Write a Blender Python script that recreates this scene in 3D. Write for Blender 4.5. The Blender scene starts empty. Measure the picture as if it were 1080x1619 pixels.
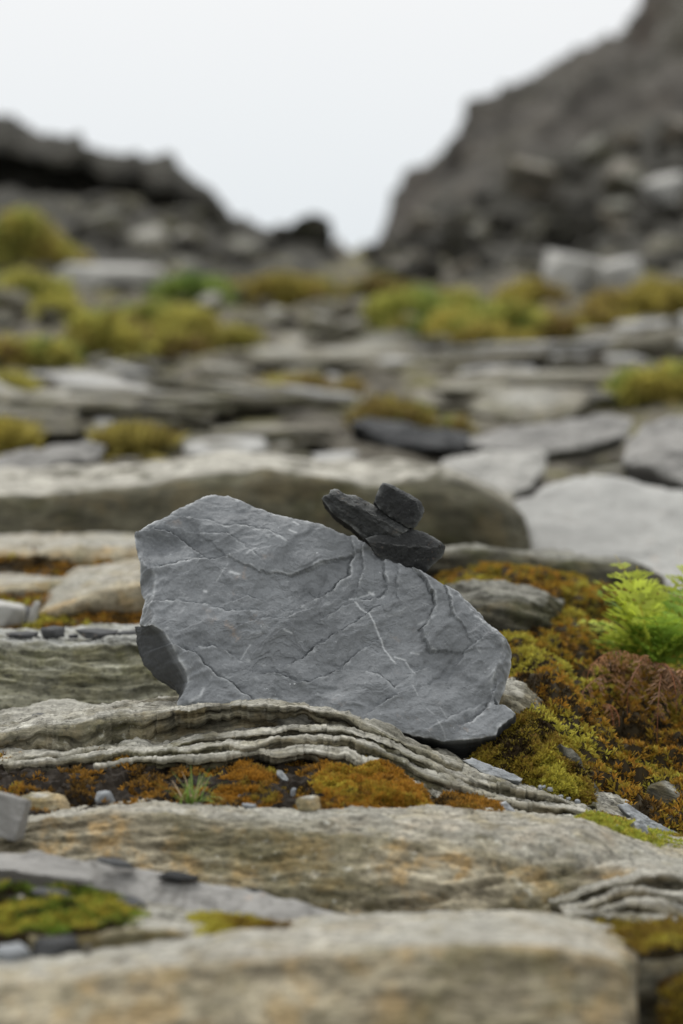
import bpy, math, random
import numpy as np

# ------------------------------------------------------------------ camera, sky, sun
sc = bpy.context.scene
C = sc.collection
F = 3000.0; CX = 540.0; CY = 809.5; HORIZON = 520.0
PITCH = math.atan((CY - HORIZON) / F)
CAMZ = 1.0
cam_d = bpy.data.cameras.new('camera')
cam = bpy.data.objects.new('camera', cam_d); C.objects.link(cam)
cam_d.sensor_fit = 'VERTICAL'; cam_d.sensor_height = 36.0; cam_d.sensor_width = 24.0
cam_d.lens = F * 36.0 / 1619.0
cam_d.clip_start = 0.05; cam_d.clip_end = 1000
cam.location = (0, 0, CAMZ)
cam.rotation_euler = (math.pi / 2 - PITCH, 0, 0)
cam_d.dof.use_dof = True
cam_d.dof.focus_distance = 2.09
cam_d.dof.aperture_fstop = 2.7
sc.camera = cam

SUN_EL, SUN_AZ = math.radians(62), math.radians(-35)     # azimuth from +Y towards +X
w = bpy.data.worlds.new('World'); sc.world = w; w.use_nodes = True
nt = w.node_tree; nt.nodes.clear()
out = nt.nodes.new('ShaderNodeOutputWorld'); bg = nt.nodes.new('ShaderNodeBackground')
sky = nt.nodes.new('ShaderNodeTexSky'); sky.sky_type = 'NISHITA'; sky.sun_disc = False
sky.sun_elevation = SUN_EL; sky.sun_rotation = SUN_AZ; sky.dust_density = 4.0
hs = nt.nodes.new('ShaderNodeHueSaturation'); hs.inputs['Saturation'].default_value = 0.35
tc = nt.nodes.new('ShaderNodeTexCoord'); sep = nt.nodes.new('ShaderNodeSeparateXYZ')
ramp = nt.nodes.new('ShaderNodeValToRGB')                 # overcast cloud: a little brighter towards the zenith
e = ramp.color_ramp.elements
e[0].position = 0.0; e[0].color = (0.50, 0.5375, 0.5625, 1)
e[1].position = 0.17; e[1].color = (0.588, 0.596, 0.602, 1)
x = ramp.color_ramp.elements.new(1.0); x.color = (1.0, 1.0, 1.0, 1)
mul = nt.nodes.new('ShaderNodeVectorMath'); mul.operation = 'SCALE'; mul.inputs['Scale'].default_value = 13.5
mix = nt.nodes.new('ShaderNodeMix'); mix.data_type = 'RGBA'; mix.inputs[0].default_value = 0.94
L = nt.links.new
L(tc.outputs['Generated'], sep.inputs[0]); L(sep.outputs['Z'], ramp.inputs[0]); L(ramp.outputs[0], mul.inputs[0])
L(sky.outputs[0], hs.inputs['Color']); L(hs.outputs[0], mix.inputs[6]); L(mul.outputs[0], mix.inputs[7])
L(mix.outputs[2], bg.inputs[0]); bg.inputs[1].default_value = 0.1; L(bg.outputs[0], out.inputs[0])

sun_d = bpy.data.lights.new('sun', 'SUN'); sun_d.energy = 1.5; sun_d.angle = math.radians(30); sun_d.color = (1.0, 0.97, 0.93)
sun = bpy.data.objects.new('sun', sun_d); C.objects.link(sun)
sun.rotation_euler = (math.pi / 2 - SUN_EL, 0, math.pi - SUN_AZ)   # light comes from azimuth SUN_AZ
sun.location = (0, 0, 5)
vs = sc.view_settings; vs.view_transform = 'Standard'; vs.look = 'None'; vs.exposure = 0.22; vs.gamma = 1.0; vs.use_curve_mapping = False
sc.cycles.use_denoising = True
sc.cycles.max_bounces = 6; sc.cycles.diffuse_bounces = 3

# ------------------------------------------------------------------ helpers
cp, sp = math.cos(PITCH), math.sin(PITCH)
def P(px, py, d):
    """world point seen at photo pixel px,py at depth d (metres)"""
    px, py, d = np.broadcast_arrays(np.asarray(px, float), np.asarray(py, float), np.asarray(d, float))
    xc = (px - CX) / F * d; yc = (CY - py) / F * d
    return np.stack([xc, d * cp + yc * sp, CAMZ - d * sp + yc * cp], -1)
def proj(p):
    x = p[..., 0]; y = p[..., 1]; z = p[..., 2] - CAMZ
    d = y * cp - z * sp; yc = y * sp + z * cp
    return CX + x / d * F, CY - yc / d * F, d

_G = np.random.RandomState(7).normal(size=(256, 3)); _G /= np.linalg.norm(_G, axis=1)[:, None]
_PM = np.random.RandomState(3).permutation(256); _PM = np.concatenate([_PM, _PM, _PM])
_G32 = _G.astype(np.float32)
def _noise1(p):
    i = np.floor(p); f = p - i; i = i.astype(np.int32) & 255
    u = f * f * f * (f * (f * 6 - 15) + 10)
    x0, y0, z0 = i[:, 0], i[:, 1], i[:, 2]; x1, y1, z1 = (x0 + 1) & 255, (y0 + 1) & 255, (z0 + 1) & 255
    fx, fy, fz = f[:, 0], f[:, 1], f[:, 2]; ux, uy, uz = u[:, 0], u[:, 1], u[:, 2]
    a, b = _PM[x0], _PM[x1]; aa, ab, ba, bb = _PM[a + y0], _PM[a + y1], _PM[b + y0], _PM[b + y1]
    def g(h, x, y, z):
        q = _G32[h]; return q[:, 0] * x + q[:, 1] * y + q[:, 2] * z
    def l(t, a, b): return a + t * (b - a)
    return 1.5 * l(uz, l(uy, l(ux, g(_PM[aa + z0], fx, fy, fz), g(_PM[ba + z0], fx - 1, fy, fz)), l(ux, g(_PM[ab + z0], fx, fy - 1, fz), g(_PM[bb + z0], fx - 1, fy - 1, fz))),
                   l(uy, l(ux, g(_PM[aa + z1], fx, fy, fz - 1), g(_PM[ba + z1], fx - 1, fy, fz - 1)), l(ux, g(_PM[ab + z1], fx, fy - 1, fz - 1), g(_PM[bb + z1], fx - 1, fy - 1, fz - 1))))
def noise(p):
    sh = p.shape[:-1]; p = np.mod(np.asarray(p).reshape(-1, 3), 256.).astype(np.float32); r = np.empty(len(p), np.float32)
    for k in range(0, len(p), 16384): r[k:k + 16384] = _noise1(p[k:k + 16384])
    return r.reshape(sh).astype(float)
def fbm(p, o=4, gain=.5, seed=0.):
    p = np.asarray(p, float) + seed * 17.31 + .37; a = 1.; r = 0
    for k in range(o):
        r = r + a * noise(p); p = p * 2.03 + 5.1; a *= gain
    return r
def ridged(p, o=4, gain=.5, seed=0.):
    p = np.asarray(p, float) + seed * 11.7 + .7; a = 1.; r = 0
    for k in range(o):
        r = r + a * (1 - 2 * np.abs(noise(p))); p = p * 2.07 + 3.3; a *= gain
    return r
def sst(a, b, x):
    t = np.clip((x - a) / (b - a), 0, 1); return t * t * (3 - 2 * t)
def terrace(x, sharp=.25):
    f = np.floor(x); return f + sst(1 - sharp, 1, x - f)
def vec3(*a):
    return np.stack(np.broadcast_arrays(*[np.asarray(q, float) for q in a]), -1)
def unit(v):
    return v / np.maximum(np.linalg.norm(v, axis=-1, keepdims=True), 1e-12)

def mk_mesh(name, V, quads=None, tris=None, mat=None, uv=None, attrs=None, smooth=True):
    me = bpy.data.meshes.new(name)
    V = np.asarray(V, np.float32)
    me.vertices.add(len(V)); me.vertices.foreach_set('co', V.ravel())
    nq = 0 if quads is None else len(quads); ntr = 0 if tris is None else len(tris)
    loops = np.concatenate([np.asarray(quads, np.int32).ravel() if nq else np.zeros(0, np.int32),
                            np.asarray(tris, np.int32).ravel() if ntr else np.zeros(0, np.int32)])
    starts = np.concatenate([np.arange(nq) * 4, nq * 4 + np.arange(ntr) * 3]).astype(np.int32)
    me.loops.add(len(loops)); me.loops.foreach_set('vertex_index', loops)
    me.polygons.add(nq + ntr); me.polygons.foreach_set('loop_start', starts)
    me.polygons.foreach_set('use_smooth', np.full(nq + ntr, smooth))
    me.update(calc_edges=True); me.validate()
    if uv is not None and len(me.loops) == len(loops):
        l = me.uv_layers.new(name='st'); l.data.foreach_set('uv', np.asarray(uv, np.float32)[loops].ravel())
    for k, a in (attrs or {}).items():
        a = np.asarray(a, np.float32)
        if a.ndim == 1:
            at = me.attributes.new(k, 'FLOAT', 'POINT'); at.data.foreach_set('value', a)
        else:
            at = me.attributes.new(k, 'FLOAT_COLOR', 'POINT')
            at.data.foreach_set('color', np.concatenate([a, np.ones((len(a), 1), np.float32)], 1).ravel())
    if mat: me.materials.append(mat)
    return me

def tag(o, label=None, cat=None, group=None, kind=None):
    if label: o['label'] = label
    if cat: o['category'] = cat
    if group: o['group'] = group
    if kind or cat: o['kind'] = kind or 'thing'
    return o
def put(name, V, quads=None, tris=None, mat=None, uv=None, attrs=None, smooth=True, parent=None, **tags):
    """one mesh object, origin at its base"""
    V = np.asarray(V, float)
    if parent is None:
        o0 = np.array([(V[:, 0].min() + V[:, 0].max()) / 2, (V[:, 1].min() + V[:, 1].max()) / 2, V[:, 2].min()])
    else:
        o0 = np.array(parent.location)
    me = mk_mesh(name, V - o0, quads, tris, mat, uv, attrs, smooth)
    o = bpy.data.objects.new(name, me); C.objects.link(o)
    if parent is None: o.location = o0
    else: o.parent = parent
    return tag(o, **tags)
def empty(name, loc, **tags):
    o = bpy.data.objects.new(name, None); C.objects.link(o); o.location = loc; o.empty_display_size = .05
    return tag(o, **tags)

# ------------------------------------------------------------------ materials
class N:
    def __init__(s, name):
        s.m = bpy.data.materials.new(name); s.m.use_nodes = True; s.t = s.m.node_tree; s.t.nodes.clear()
        s.o = s.t.nodes.new('ShaderNodeOutputMaterial'); s.b = s.t.nodes.new('ShaderNodeBsdfPrincipled')
        s.t.links.new(s.b.outputs[0], s.o.inputs[0])
    def n(s, typ, **kw):
        q = s.t.nodes.new('ShaderNode' + typ)
        for k, v in kw.items(): setattr(q, k, v)
        return q
    def set(s, sock, v):
        if isinstance(v, bpy.types.NodeSocket): s.t.links.new(v, sock)
        else: sock.default_value = v
    def coord(s, kind='Object', scale=(1, 1, 1), loc=(0, 0, 0)):
        mp = s.n('Mapping'); mp.inputs['Scale'].default_value = scale; mp.inputs['Location'].default_value = loc
        if kind == 'UV':
            u = s.n('UVMap', uv_map='st'); s.set(mp.inputs[0], u.outputs[0])
        else:
            u = s.n('TexCoord'); s.set(mp.inputs[0], u.outputs[kind])
        return mp.outputs[0]
    def noise(s, vec, scale=1, detail=4, rough=.55, dist=0):
        q = s.n('TexNoise'); s.set(q.inputs['Vector'], vec); q.inputs['Scale'].default_value = scale
        q.inputs['Detail'].default_value = detail; q.inputs['Roughness'].default_value = rough; q.inputs['Distortion'].default_value = dist
        return q.outputs['Fac']
    def vor(s, vec, scale=1, feature='F1'):
        q = s.n('TexVoronoi', feature=feature); s.set(q.inputs['Vector'], vec); q.inputs['Scale'].default_value = scale
        return q.outputs['Distance']
    def map(s, v, a, b, c=0., d=1.):
        q = s.n('MapRange', interpolation_type='SMOOTHSTEP'); s.set(q.inputs[0], v)
        for i, k in enumerate((a, b, c, d)): q.inputs[i + 1].default_value = k
        return q.outputs[0]
    def math(s, op, a, b=0.):
        q = s.n('Math', operation=op); s.set(q.inputs[0], a); s.set(q.inputs[1], b); return q.outputs[0]
    def mix(s, f, a, b, blend='MIX'):
        q = s.n('Mix', data_type='RGBA', blend_type=blend); s.set(q.inputs[0], f)
        for i, c in ((6, a), (7, b)):
            s.set(q.inputs[i], c if isinstance(c, bpy.types.NodeSocket) else (*c, 1))
        return q.outputs[2]
    def vadd(s, a, b, k):
        q = s.n('VectorMath', operation='SCALE'); s.set(q.inputs[0], b); q.inputs['Scale'].default_value = k
        r = s.n('VectorMath', operation='ADD'); s.set(r.inputs[0], a); s.set(r.inputs[1], q.outputs[0]); return r.outputs[0]
    def attr(s, name, col=False):
        q = s.n('Attribute', attribute_name=name); return q.outputs['Color' if col else 'Fac']
    def bump(s, h, strength=.5, dist=.003, normal=None):
        q = s.n('Bump'); s.set(q.inputs['Height'], h); q.inputs['Strength'].default_value = strength; q.inputs['Distance'].default_value = dist
        if normal: s.set(q.inputs['Normal'], normal)
        return q.outputs[0]
    def done(s, col, rough=.9, normal=None, spec=.3):
        s.set(s.b.inputs['Base Color'], col if isinstance(col, bpy.types.NodeSocket) else (*col, 1))
        s.set(s.b.inputs['Roughness'], rough); s.b.inputs['Specular IOR Level'].default_value = spec
        if normal: s.set(s.b.inputs['Normal'], normal)
        return s.m

def rock_mat(name, top=(.36, .37, .36), a=(.10, .09, .07), b=(.30, .28, .22), c=(.42, .40, .34), tan=(.36, .27, .14), tan_amt=.35,
             olive=(.10, .11, .05), olive_amt=.25, pale_amt=.25, sx=7, sy=75, bump=.6, seed=0, bdist=.004, os=1.):
    """weathered layered schist: streaks run along the bed (UV u), cut faces tan and olive, cleavage tops grey"""
    s = N(name)
    ob = s.coord('Object', (os, os, os), loc=(seed * 3.1, seed * 1.7, seed))
    uv = s.coord('UV', (sx, sy, 1), (seed * 1.3, seed * 2.1, 0))
    wn = s.n('TexNoise'); s.set(wn.inputs['Vector'], ob); wn.inputs['Scale'].default_value = 9; wn.inputs['Detail'].default_value = 3
    uvw = s.vadd(uv, wn.outputs['Color'], 2.6)
    st = s.noise(uvw, 1, 7, .62)
    st2 = s.noise(s.vadd(s.coord('UV', (sx * 2.5, sy * 3.2, 1)), wn.outputs['Color'], 5), 1, 4, .6)
    big = s.noise(ob, 7, 5, .6)
    mid = s.noise(ob, 26, 5, .62)
    fine = s.noise(ob, 260, 4, .7)
    col = s.mix(s.map(st, .32, .60), a, b)
    col = s.mix(s.map(st, .55, .74), col, c)
    col = s.mix(s.math('MULTIPLY', s.map(mid, .46, .64), tan_amt * 1.6), col, tan)
    col = s.mix(s.math('MULTIPLY', s.map(s.math('ADD', big, s.math('MULTIPLY', st2, .25)), .58, .78), olive_amt * 2.2), col, olive)
    tp = s.math('MULTIPLY', s.math('MULTIPLY', s.attr('top'), .88), s.map(s.math('ADD', mid, s.math('MULTIPLY', s.math('SUBTRACT', big, .5), .6)), .30, .56))
    topc = s.mix(s.map(st2, .3, .7), tuple(q * .72 for q in top), tuple(min(1, q * 1.18) for q in top))
    col = s.mix(tp, col, topc)
    lich = s.noise(ob, 75, 5, .75, 0)
    col = s.mix(s.math('MULTIPLY', s.math('MULTIPLY', s.map(lich, .58, .70), s.map(big, .42, .6)), pale_amt * 2), col, (.60, .60, .54))
    drk = s.noise(ob, 90, 3, .7)
    col = s.mix(s.math('MULTIPLY', s.map(drk, .60, .70), .55), col, (.05, .05, .04))
    col = s.mix(.55, col, s.mix(s.map(fine, .3, .7), (.62, .62, .62), (1.3, 1.3, 1.3)), 'MULTIPLY')
    gr = s.noise(s.vadd(s.coord('UV', (sx * 4, sy * 4.5, 1), (seed, 0, 0)), wn.outputs['Color'], 6), 1, 5, .68)
    col = s.mix(.8, col, s.mix(s.map(gr, .33, .66), (.52, .52, .50), (1.38, 1.38, 1.36)), 'MULTIPLY')
    pit = s.noise(ob, 150, 4, .7)
    col = s.mix(s.math('MULTIPLY', s.map(pit, .40, .30), .6), col, (.035, .032, .024))
    h = s.math('ADD', s.math('MULTIPLY', st, .8), s.math('ADD', s.math('MULTIPLY', st2, .45), s.math('MULTIPLY', fine, .22)))
    h = s.math('ADD', h, s.math('ADD', s.math('MULTIPLY', mid, .4), s.math('ADD', s.math('MULTIPLY', gr, .5), s.math('MULTIPLY', s.map(pit, .42, .30), -.35))))
    return s.done(col, .88, s.bump(h, bump, bdist), .25)

def slate_mat(name, base=(.205, .215, .222), dark=(.12, .127, .133), light=(.37, .385, .39), rust=.25, bump=.5, spec=.35, rough=.62, seed=0, k=1.):
    s = N(name)
    ob = s.coord('Object', loc=(seed * 2.1, seed, seed * 1.3))
    uv = s.coord('UV', (14 * k, 70 * k, 1), (seed, seed * 2., 0))
    wn = s.n('TexNoise'); s.set(wn.inputs['Vector'], ob); wn.inputs['Scale'].default_value = 7 * k; wn.inputs['Detail'].default_value = 3
    uvw = s.vadd(uv, wn.outputs['Color'], 14)
    st = s.noise(uvw, 1, 6, .6)
    big = s.noise(ob, 9 * k, 5, .6); mid = s.noise(ob, 42 * k, 5, .65); fine = s.noise(ob, 420 * k, 3, .7)
    col = s.mix(s.map(big, .3, .7), tuple(q * .86 for q in base), tuple(q * 1.12 for q in base))
    col = s.mix(s.math('MULTIPLY', s.map(st, .5, .30), .75), col, dark)
    col = s.mix(s.math('MULTIPLY', s.map(st, .58, .74), .40), col, light)
    speck = s.noise(ob, 150 * k, 3, .75)
    col = s.mix(s.math('MULTIPLY', s.math('MULTIPLY', s.map(speck, .66, .74), s.map(mid, .48, .62)), .8), col, tuple(min(1, q * 1.35) for q in light))
    col = s.mix(s.math('MULTIPLY', s.math('MULTIPLY', s.map(mid, .58, .72), s.map(big, .5, .66)), rust * 1.4), col, (.33, .25, .19))
    col = s.mix(s.math('MULTIPLY', s.attr('scuff'), .85), col, tuple(min(1, q * 1.15) for q in light))
    col = s.mix(s.math('MULTIPLY', s.attr('side'), .88), col, tuple(q * .28 for q in dark))  # side walls and undersides: their shade is put into the colour, nearly black
    col = s.mix(.35, col, s.mix(s.map(fine, .3, .7), (.7, .7, .7), (1.25, 1.25, 1.25)), 'MULTIPLY')
    h = s.math('ADD', s.math('MULTIPLY', st, .7), s.math('ADD', s.math('MULTIPLY', fine, .18), s.math('MULTIPLY', mid, .5)))
    return s.done(col, rough, s.bump(h, bump, .003), spec)

def leaf_mat(name, trans=.25, rough=.7):
    s = N(name); c = s.attr('col', True)
    s.done(c, rough, None, .2)
    t = s.n('BsdfTranslucent'); s.set(t.inputs[0], c); m = s.n('MixShader'); m.inputs[0].default_value = trans
    s.t.links.new(s.b.outputs[0], m.inputs[1]); s.t.links.new(t.outputs[0], m.inputs[2]); s.t.links.new(m.outputs[0], s.o.inputs[0])
    return s.m

M_SLAB = slate_mat('slab_slate', (.158, .168, .176), (.092, .098, .103), (.40, .415, .42), .38, .35, .3, .62, 0, 1.)
M_DARK = slate_mat('dark_slate', (.027, .028, .028), (.014, .014, .015), (.15, .155, .15), .6, 1., .2, .8, 3, 3.)
M_DARK2 = slate_mat('dark_slate_layered', (.046, .048, .047), (.012, .012, .013), (.22, .225, .215), .7, 1., .2, .8, 5, 3.)
M_CHIP = slate_mat('chip_slate', (.20, .213, .222), (.11, .115, .12), (.36, .37, .37), .2, .5, .3, .7, 8, 2.)
M_CHIPD = slate_mat('dark_chip_slate', (.055, .057, .058), (.025, .025, .025), (.15, .15, .15), .3, .7, .3, .75, 9, 3.)
M_GREYSLAB = slate_mat('foreground_grey_slate', (.222, .217, .203), (.13, .125, .112), (.34, .335, .31), .7, .5, .3, .7, 11)
M_PALE = slate_mat('pale_slate', (.34, .335, .31), (.22, .21, .19), (.48, .475, .44), .5, .4, .3, .7, 12)
M_PALEGREY = slate_mat('pale_grey_slate', (.30, .30, .283), (.20, .195, .18), (.43, .425, .40), .8, .5, .3, .7, 14)
M_SUPPORT = rock_mat('schist_support', (.34, .332, .295), (.026, .023, .015), (.225, .208, .155), (.41, .39, .315), (.26, .20, .105), .24, (.075, .070, .028), .28, .22, 5, 60, .9, 1)
M_FRONT = rock_mat('schist_front', (.30, .293, .258), (.095, .080, .053), (.30, .268, .192), (.43, .395, .31), (.35, .235, .10), .50, (.095, .085, .038), .30, .32, 15, 60, .8, 2)
M_NEAR = rock_mat('schist_near', (.32, .312, .278), (.135, .115, .080), (.33, .292, .208), (.43, .39, .30), (.35, .25, .12), .40, (.105, .095, .038), .30, .12, 13, 55, .6, 3)
M_LEFT = rock_mat('schist_olive', (.38, .385, .37), (.040, .039, .024), (.19, .185, .135), (.36, .355, .285), (.18, .165, .08), .25, (.085, .085, .030), .35, .2, 8, 60, 1., 4)
M_LONG = rock_mat('schist_long', (.40, .385, .34), (.035, .032, .021), (.088, .082, .055), (.135, .125, .09), (.115, .09, .045), .3, (.05, .05, .021), .4, .08, 5, 26, .6, 5, os=0.6)
M_RIGHT = rock_mat('schist_right', (.22, .217, .19), (.018, .017, .012), (.085, .080, .06), (.175, .168, .13), (.125, .10, .055), .3, (.065, .065, .027), .3, .05, 5, 55, .9, 6)
M_MID = rock_mat('schist_mid', (.36, .355, .325), (.06, .056, .045), (.21, .20, .165), (.35, .335, .29), (.26, .21, .125), .25, (.12, .12, .05), .2, .2, 6, 40, .6, 7, .01, os=0.55)
M_BACK = rock_mat('crag_rock', (.070, .067, .057), (.010, .010, .008), (.040, .038, .031), (.085, .080, .067), (.062, .050, .033), .3, (.035, .036, .017), .35, .05, 1.2, 7, .8, 8, .05, os=0.22)
M_BACKL = rock_mat('crag_light', (.27, .25, .215), (.055, .05, .04), (.155, .14, .112), (.26, .24, .20), (.21, .155, .105), .3, (.075, .075, .032), .25, .16, 1.2, 7, .8, 9, .05, os=0.35)
M_HILL = rock_mat('hill_rock', (.064, .058, .049), (.018, .016, .013), (.046, .041, .034), (.078, .071, .060), (.078, .053, .036), .45, (.046, .047, .024), .4, .3, .08, .35, .6, 10, .1, os=.03)
M_MOSS = leaf_mat('moss_leaf', .25); M_FERN = leaf_mat('fern_leaf', .4, .5); M_GRASS = leaf_mat('grass_blade', .35, .5)

def soil_mat():
    s = N('ground_soil'); ob = s.coord('Object')
    a = s.noise(ob, 2.2, 6, .6); b = s.noise(ob, 14, 6, .65); f = s.noise(ob, 120, 4, .7)
    col = s.mix(s.map(b, .35, .62), (.035, .029, .020), (.15, .138, .11))
    col = s.mix(s.math('MULTIPLY', s.map(a, .50, .62), .8), col, (.15, .14, .05))
    col = s.mix(s.map(f, .58, .7), col, (.26, .25, .22))
    return s.done(col, .95, s.bump(s.math('ADD', b, s.math('MULTIPLY', f, .4)), .8, .02), .2)
M_SOIL = soil_mat()

# ------------------------------------------------------------------ shape builders
def smooth_axis(W, k, axis):
    if k < 1: return W
    r = int(3 * k); g = np.exp(-.5 * (np.arange(-r, r + 1) / k) ** 2); g /= g.sum()
    pad = [(0, 0)] * W.ndim; pad[axis] = (r, r)
    Wp = np.pad(W, pad, mode='reflect', reflect_type='odd'); n = W.shape[axis]; o = 0
    for k_, g_ in enumerate(g):
        sl = [slice(None)] * W.ndim; sl[axis] = slice(k_, k_ + n); o = o + g_ * Wp[tuple(sl)]
    return o
def loft_grid(rows, nu, nv, ks=4, kt=1.5):
    """rows run from the back of the top, over the crest, down the front; points are (px, py, depth)"""
    R = []
    s = np.linspace(0, 1, nu)
    for r in rows:
        r = np.array(r, float); xs = r[0, 0] + (r[-1, 0] - r[0, 0]) * s
        R.append(P(xs, np.interp(xs, r[:, 0], r[:, 1]), np.interp(xs, r[:, 0], r[:, 2])))
    R = np.array(R)
    seg = np.linalg.norm(np.diff(R, axis=0), axis=-1).mean(1); cum = np.concatenate([[0], np.cumsum(seg)])
    tt = np.linspace(0, cum[-1], nv)
    idx = np.clip(np.searchsorted(cum, tt, 'right') - 1, 0, len(rows) - 2)
    fr = ((tt - cum[idx]) / np.maximum(seg[idx], 1e-9))[:, None, None]
    W = R[idx] * (1 - fr) + R[idx + 1] * fr
    W = smooth_axis(smooth_axis(W, ks, 1), kt, 0)
    S = np.concatenate([np.zeros((nv, 1)), np.cumsum(np.linalg.norm(np.diff(W, axis=1), axis=-1), 1)], 1)
    S = np.broadcast_to(S.mean(0), S.shape).copy(); T = np.broadcast_to(tt[:, None], S.shape).copy()
    return W, S, T, cum
def grid_normals(W):
    ds = np.gradient(W, axis=1); dt = np.gradient(W, axis=0)
    return unit(np.cross(dt, ds))
def grid_quads(nv, nu, off=0):
    i = np.arange(nv - 1)[:, None] * nu + np.arange(nu - 1)[None, :]
    q = np.stack([i, i + nu, i + nu + 1, i + 1], -1).reshape(-1, 4); return q + off
def close_grid(W, drop):
    """add a hidden underside so that the sheet becomes a solid"""
    nv, nu, _ = W.shape
    V = W.reshape(-1, 3); q = [grid_quads(nv, nu)]
    zb = W[..., 2].min() - drop
    a = W[0].copy(); b = W[-1].copy(); a[:, 2] = np.minimum(zb, a[:, 2] - .001); b[:, 2] = zb
    o = len(V); V = np.concatenate([V, b, a]); k = np.arange(nu - 1)
    last = (nv - 1) * nu
    q.append(np.stack([last + k, o + k, o + k + 1, last + k + 1], -1))
    q.append(np.stack([o + k, o + nu + k, o + nu + k + 1, o + k + 1], -1))
    q.append(np.stack([o + nu + k, k, k + 1, o + nu + k + 1], -1))
    tr = []
    for col, flip in ((0, False), (nu - 1, True)):
        ring = list(np.arange(nv) * nu + col) + [o + col, o + nu + col]
        c = len(V); V = np.concatenate([V, V[ring].mean(0)[None]])
        for j in range(len(ring)):
            x_, y_ = ring[j], ring[(j + 1) % len(ring)]
            tr.append((x_, c, y_) if not flip else (y_, c, x_))
    return V, np.concatenate(q), np.array(tr)

def strata(S, T, P3, lump=.008, ls=9, st=.004, sf=(4, 55), warp=.012, fine=.0012, seed=0, terr=0, tf=45):
    h = lump * fbm(P3 * ls, 4, .5, seed)
    wv = fbm(vec3(S * 4, T * 6, seed * 3.3), 3, .5, seed + 1) * warp
    q = vec3(S * sf[0], (T + wv) * sf[1], seed * 1.9)
    h = h + st * (ridged(q, 4, .55, seed + 2) - .6) + st * .42 * (ridged(vec3(S * sf[0] * 2.2, (T + wv * 1.3) * sf[1] * 3.1, seed), 2, .5, seed + 6) - .5)
    if terr:
        h = h + terr * (terrace(fbm(vec3(S * 2.5, (T + wv) * tf, seed), 2, .5, seed + 4) * 3.0, .22) / 3.0)
    h = h + fine * fbm(P3 * 160, 3, .6, seed + 3)
    return h
def ledge(name, rows, mat, label, crest_row, nu=380, nv=120, ks=4, kt=1.2, drop=.05, cat='rock ledge', disp=None, extra=None, group=None, topr=(.76, .94), **dk):
    W, S, T, cum = loft_grid(rows, nu, nv, ks, kt)
    n = grid_normals(W)
    h = strata(S, T, W, **dk) if disp is None else disp(S, T, W)
    if extra is not None: h = h + extra(W, S, T, n)
    W2 = W + n * h[..., None]
    V, q, tr = close_grid(W2, drop)
    top = sst(*topr, smooth_axis(n, 2, 0)[..., 2]).ravel()
    m = len(V) - len(top)
    uv = np.concatenate([np.stack([S, T], -1).reshape(-1, 2), np.zeros((m, 2))])
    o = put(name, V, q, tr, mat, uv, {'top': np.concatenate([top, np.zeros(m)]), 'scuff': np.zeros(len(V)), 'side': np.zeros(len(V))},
            label=label, cat=cat, group=group)
    return o, W2

def bed(parent, lip, mat, d, seed, thick, nu=420, nv=56, back=.16, under=.03, st=.0024, dslope=0., name='rock_layer', rise=0.):
    """one thin bed of a layered ledge: flat top, broken lip, overhung underside; lip points are (px, py, thickness px)"""
    lip = np.array(lip, float); xs_ = np.arange(lip[0, 0], lip[-1, 0], 6.); lip = np.stack([xs_, np.interp(xs_, lip[:, 0], lip[:, 1]), np.interp(xs_, lip[:, 0], lip[:, 2])], -1)
    w1 = fbm(vec3(xs_ / 110., 0 * xs_, seed * 1.7), 3, .55, seed); w2 = fbm(vec3(xs_ / 45., 0 * xs_ + 9, seed * 1.7), 3, .6, seed + 1)
    ends = np.clip(np.minimum(xs_ - xs_[0], xs_[-1] - xs_) / 40., 0, 1)
    w3 = terrace(fbm(vec3(xs_ / 60., 0 * xs_ + 4, seed * 2.3), 2, .5, seed + 2) * 4, .08) / 4
    lip[:, 1] += (1.2 * w1 + .5 * w2 + 2.0 * w3) * ends; lip[:, 2] *= np.clip(1.32 + .2 * w2 + .35 * w1 + .8 * w3, .5, 2.1)
    r = lambda dy, f, dd: [(a, b + dy + f * c, d + dd + dslope * (a - 540) / 540.) for a, b, c in lip]
    rows = [r(-6 + rise, 0, back), r(-1, 0, .03), r(0, .04, .002), r(0, .30, -.003), r(0, .42, .004), r(0, .60, .001), r(0, .98, .004), r(0, 1.02, .016), r(2, 1.0, under)]
    W, S, T, _ = loft_grid(rows, nu, nv, 1, .5); n = grid_normals(W)
    # the lip breaks back in bites
    k = np.linspace(0, 1, nv)[:, None]
    bite = np.clip(fbm(vec3(S * 16, S * 0, seed), 3, .6, seed) , -1, 1) * .003 + .016 * terrace(fbm(vec3(S * 22, S * 0, seed + 3.), 2, .55, seed) * 4, .07) / 3
    W[..., 1] += bite * sst(.05, .5, k)
    h = strata(S, T, W, lump=.003, ls=22, st=st * 1.25, sf=(4, 150), warp=.006, fine=.0011, seed=seed)
    W = W + n * h[..., None]
    V, q, tr = close_grid(W, .002); m = len(V) - nu * nv
    top = np.concatenate([sst(.76, .94, n[..., 2]).ravel(), np.zeros(m)])
    uv = np.concatenate([np.stack([S, T], -1).reshape(-1, 2), np.zeros((m, 2))])
    return put(name, V, q, tr, mat, uv, {'top': top}, parent=parent)
def polydist(px, py, line):
    """distance and signed side to a polyline in photo pixels"""
    line = np.array(line, float); best = np.full(px.shape, 1e9); sg = np.zeros(px.shape)
    for (x0, y0), (x1, y1) in zip(line[:-1], line[1:]):
        dx, dy = x1 - x0, y1 - y0; l2 = dx * dx + dy * dy
        t = np.clip(((px - x0) * dx + (py - y0) * dy) / l2, 0, 1)
        d = np.hypot(px - x0 - t * dx, py - y0 - t * dy)
        cr = dx * (py - y0) - dy * (px - x0)
        m = d < best - 1e-6
        best = np.where(m, d, best); sg = np.where(m, np.sign(cr), sg)
    return best, sg
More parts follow.
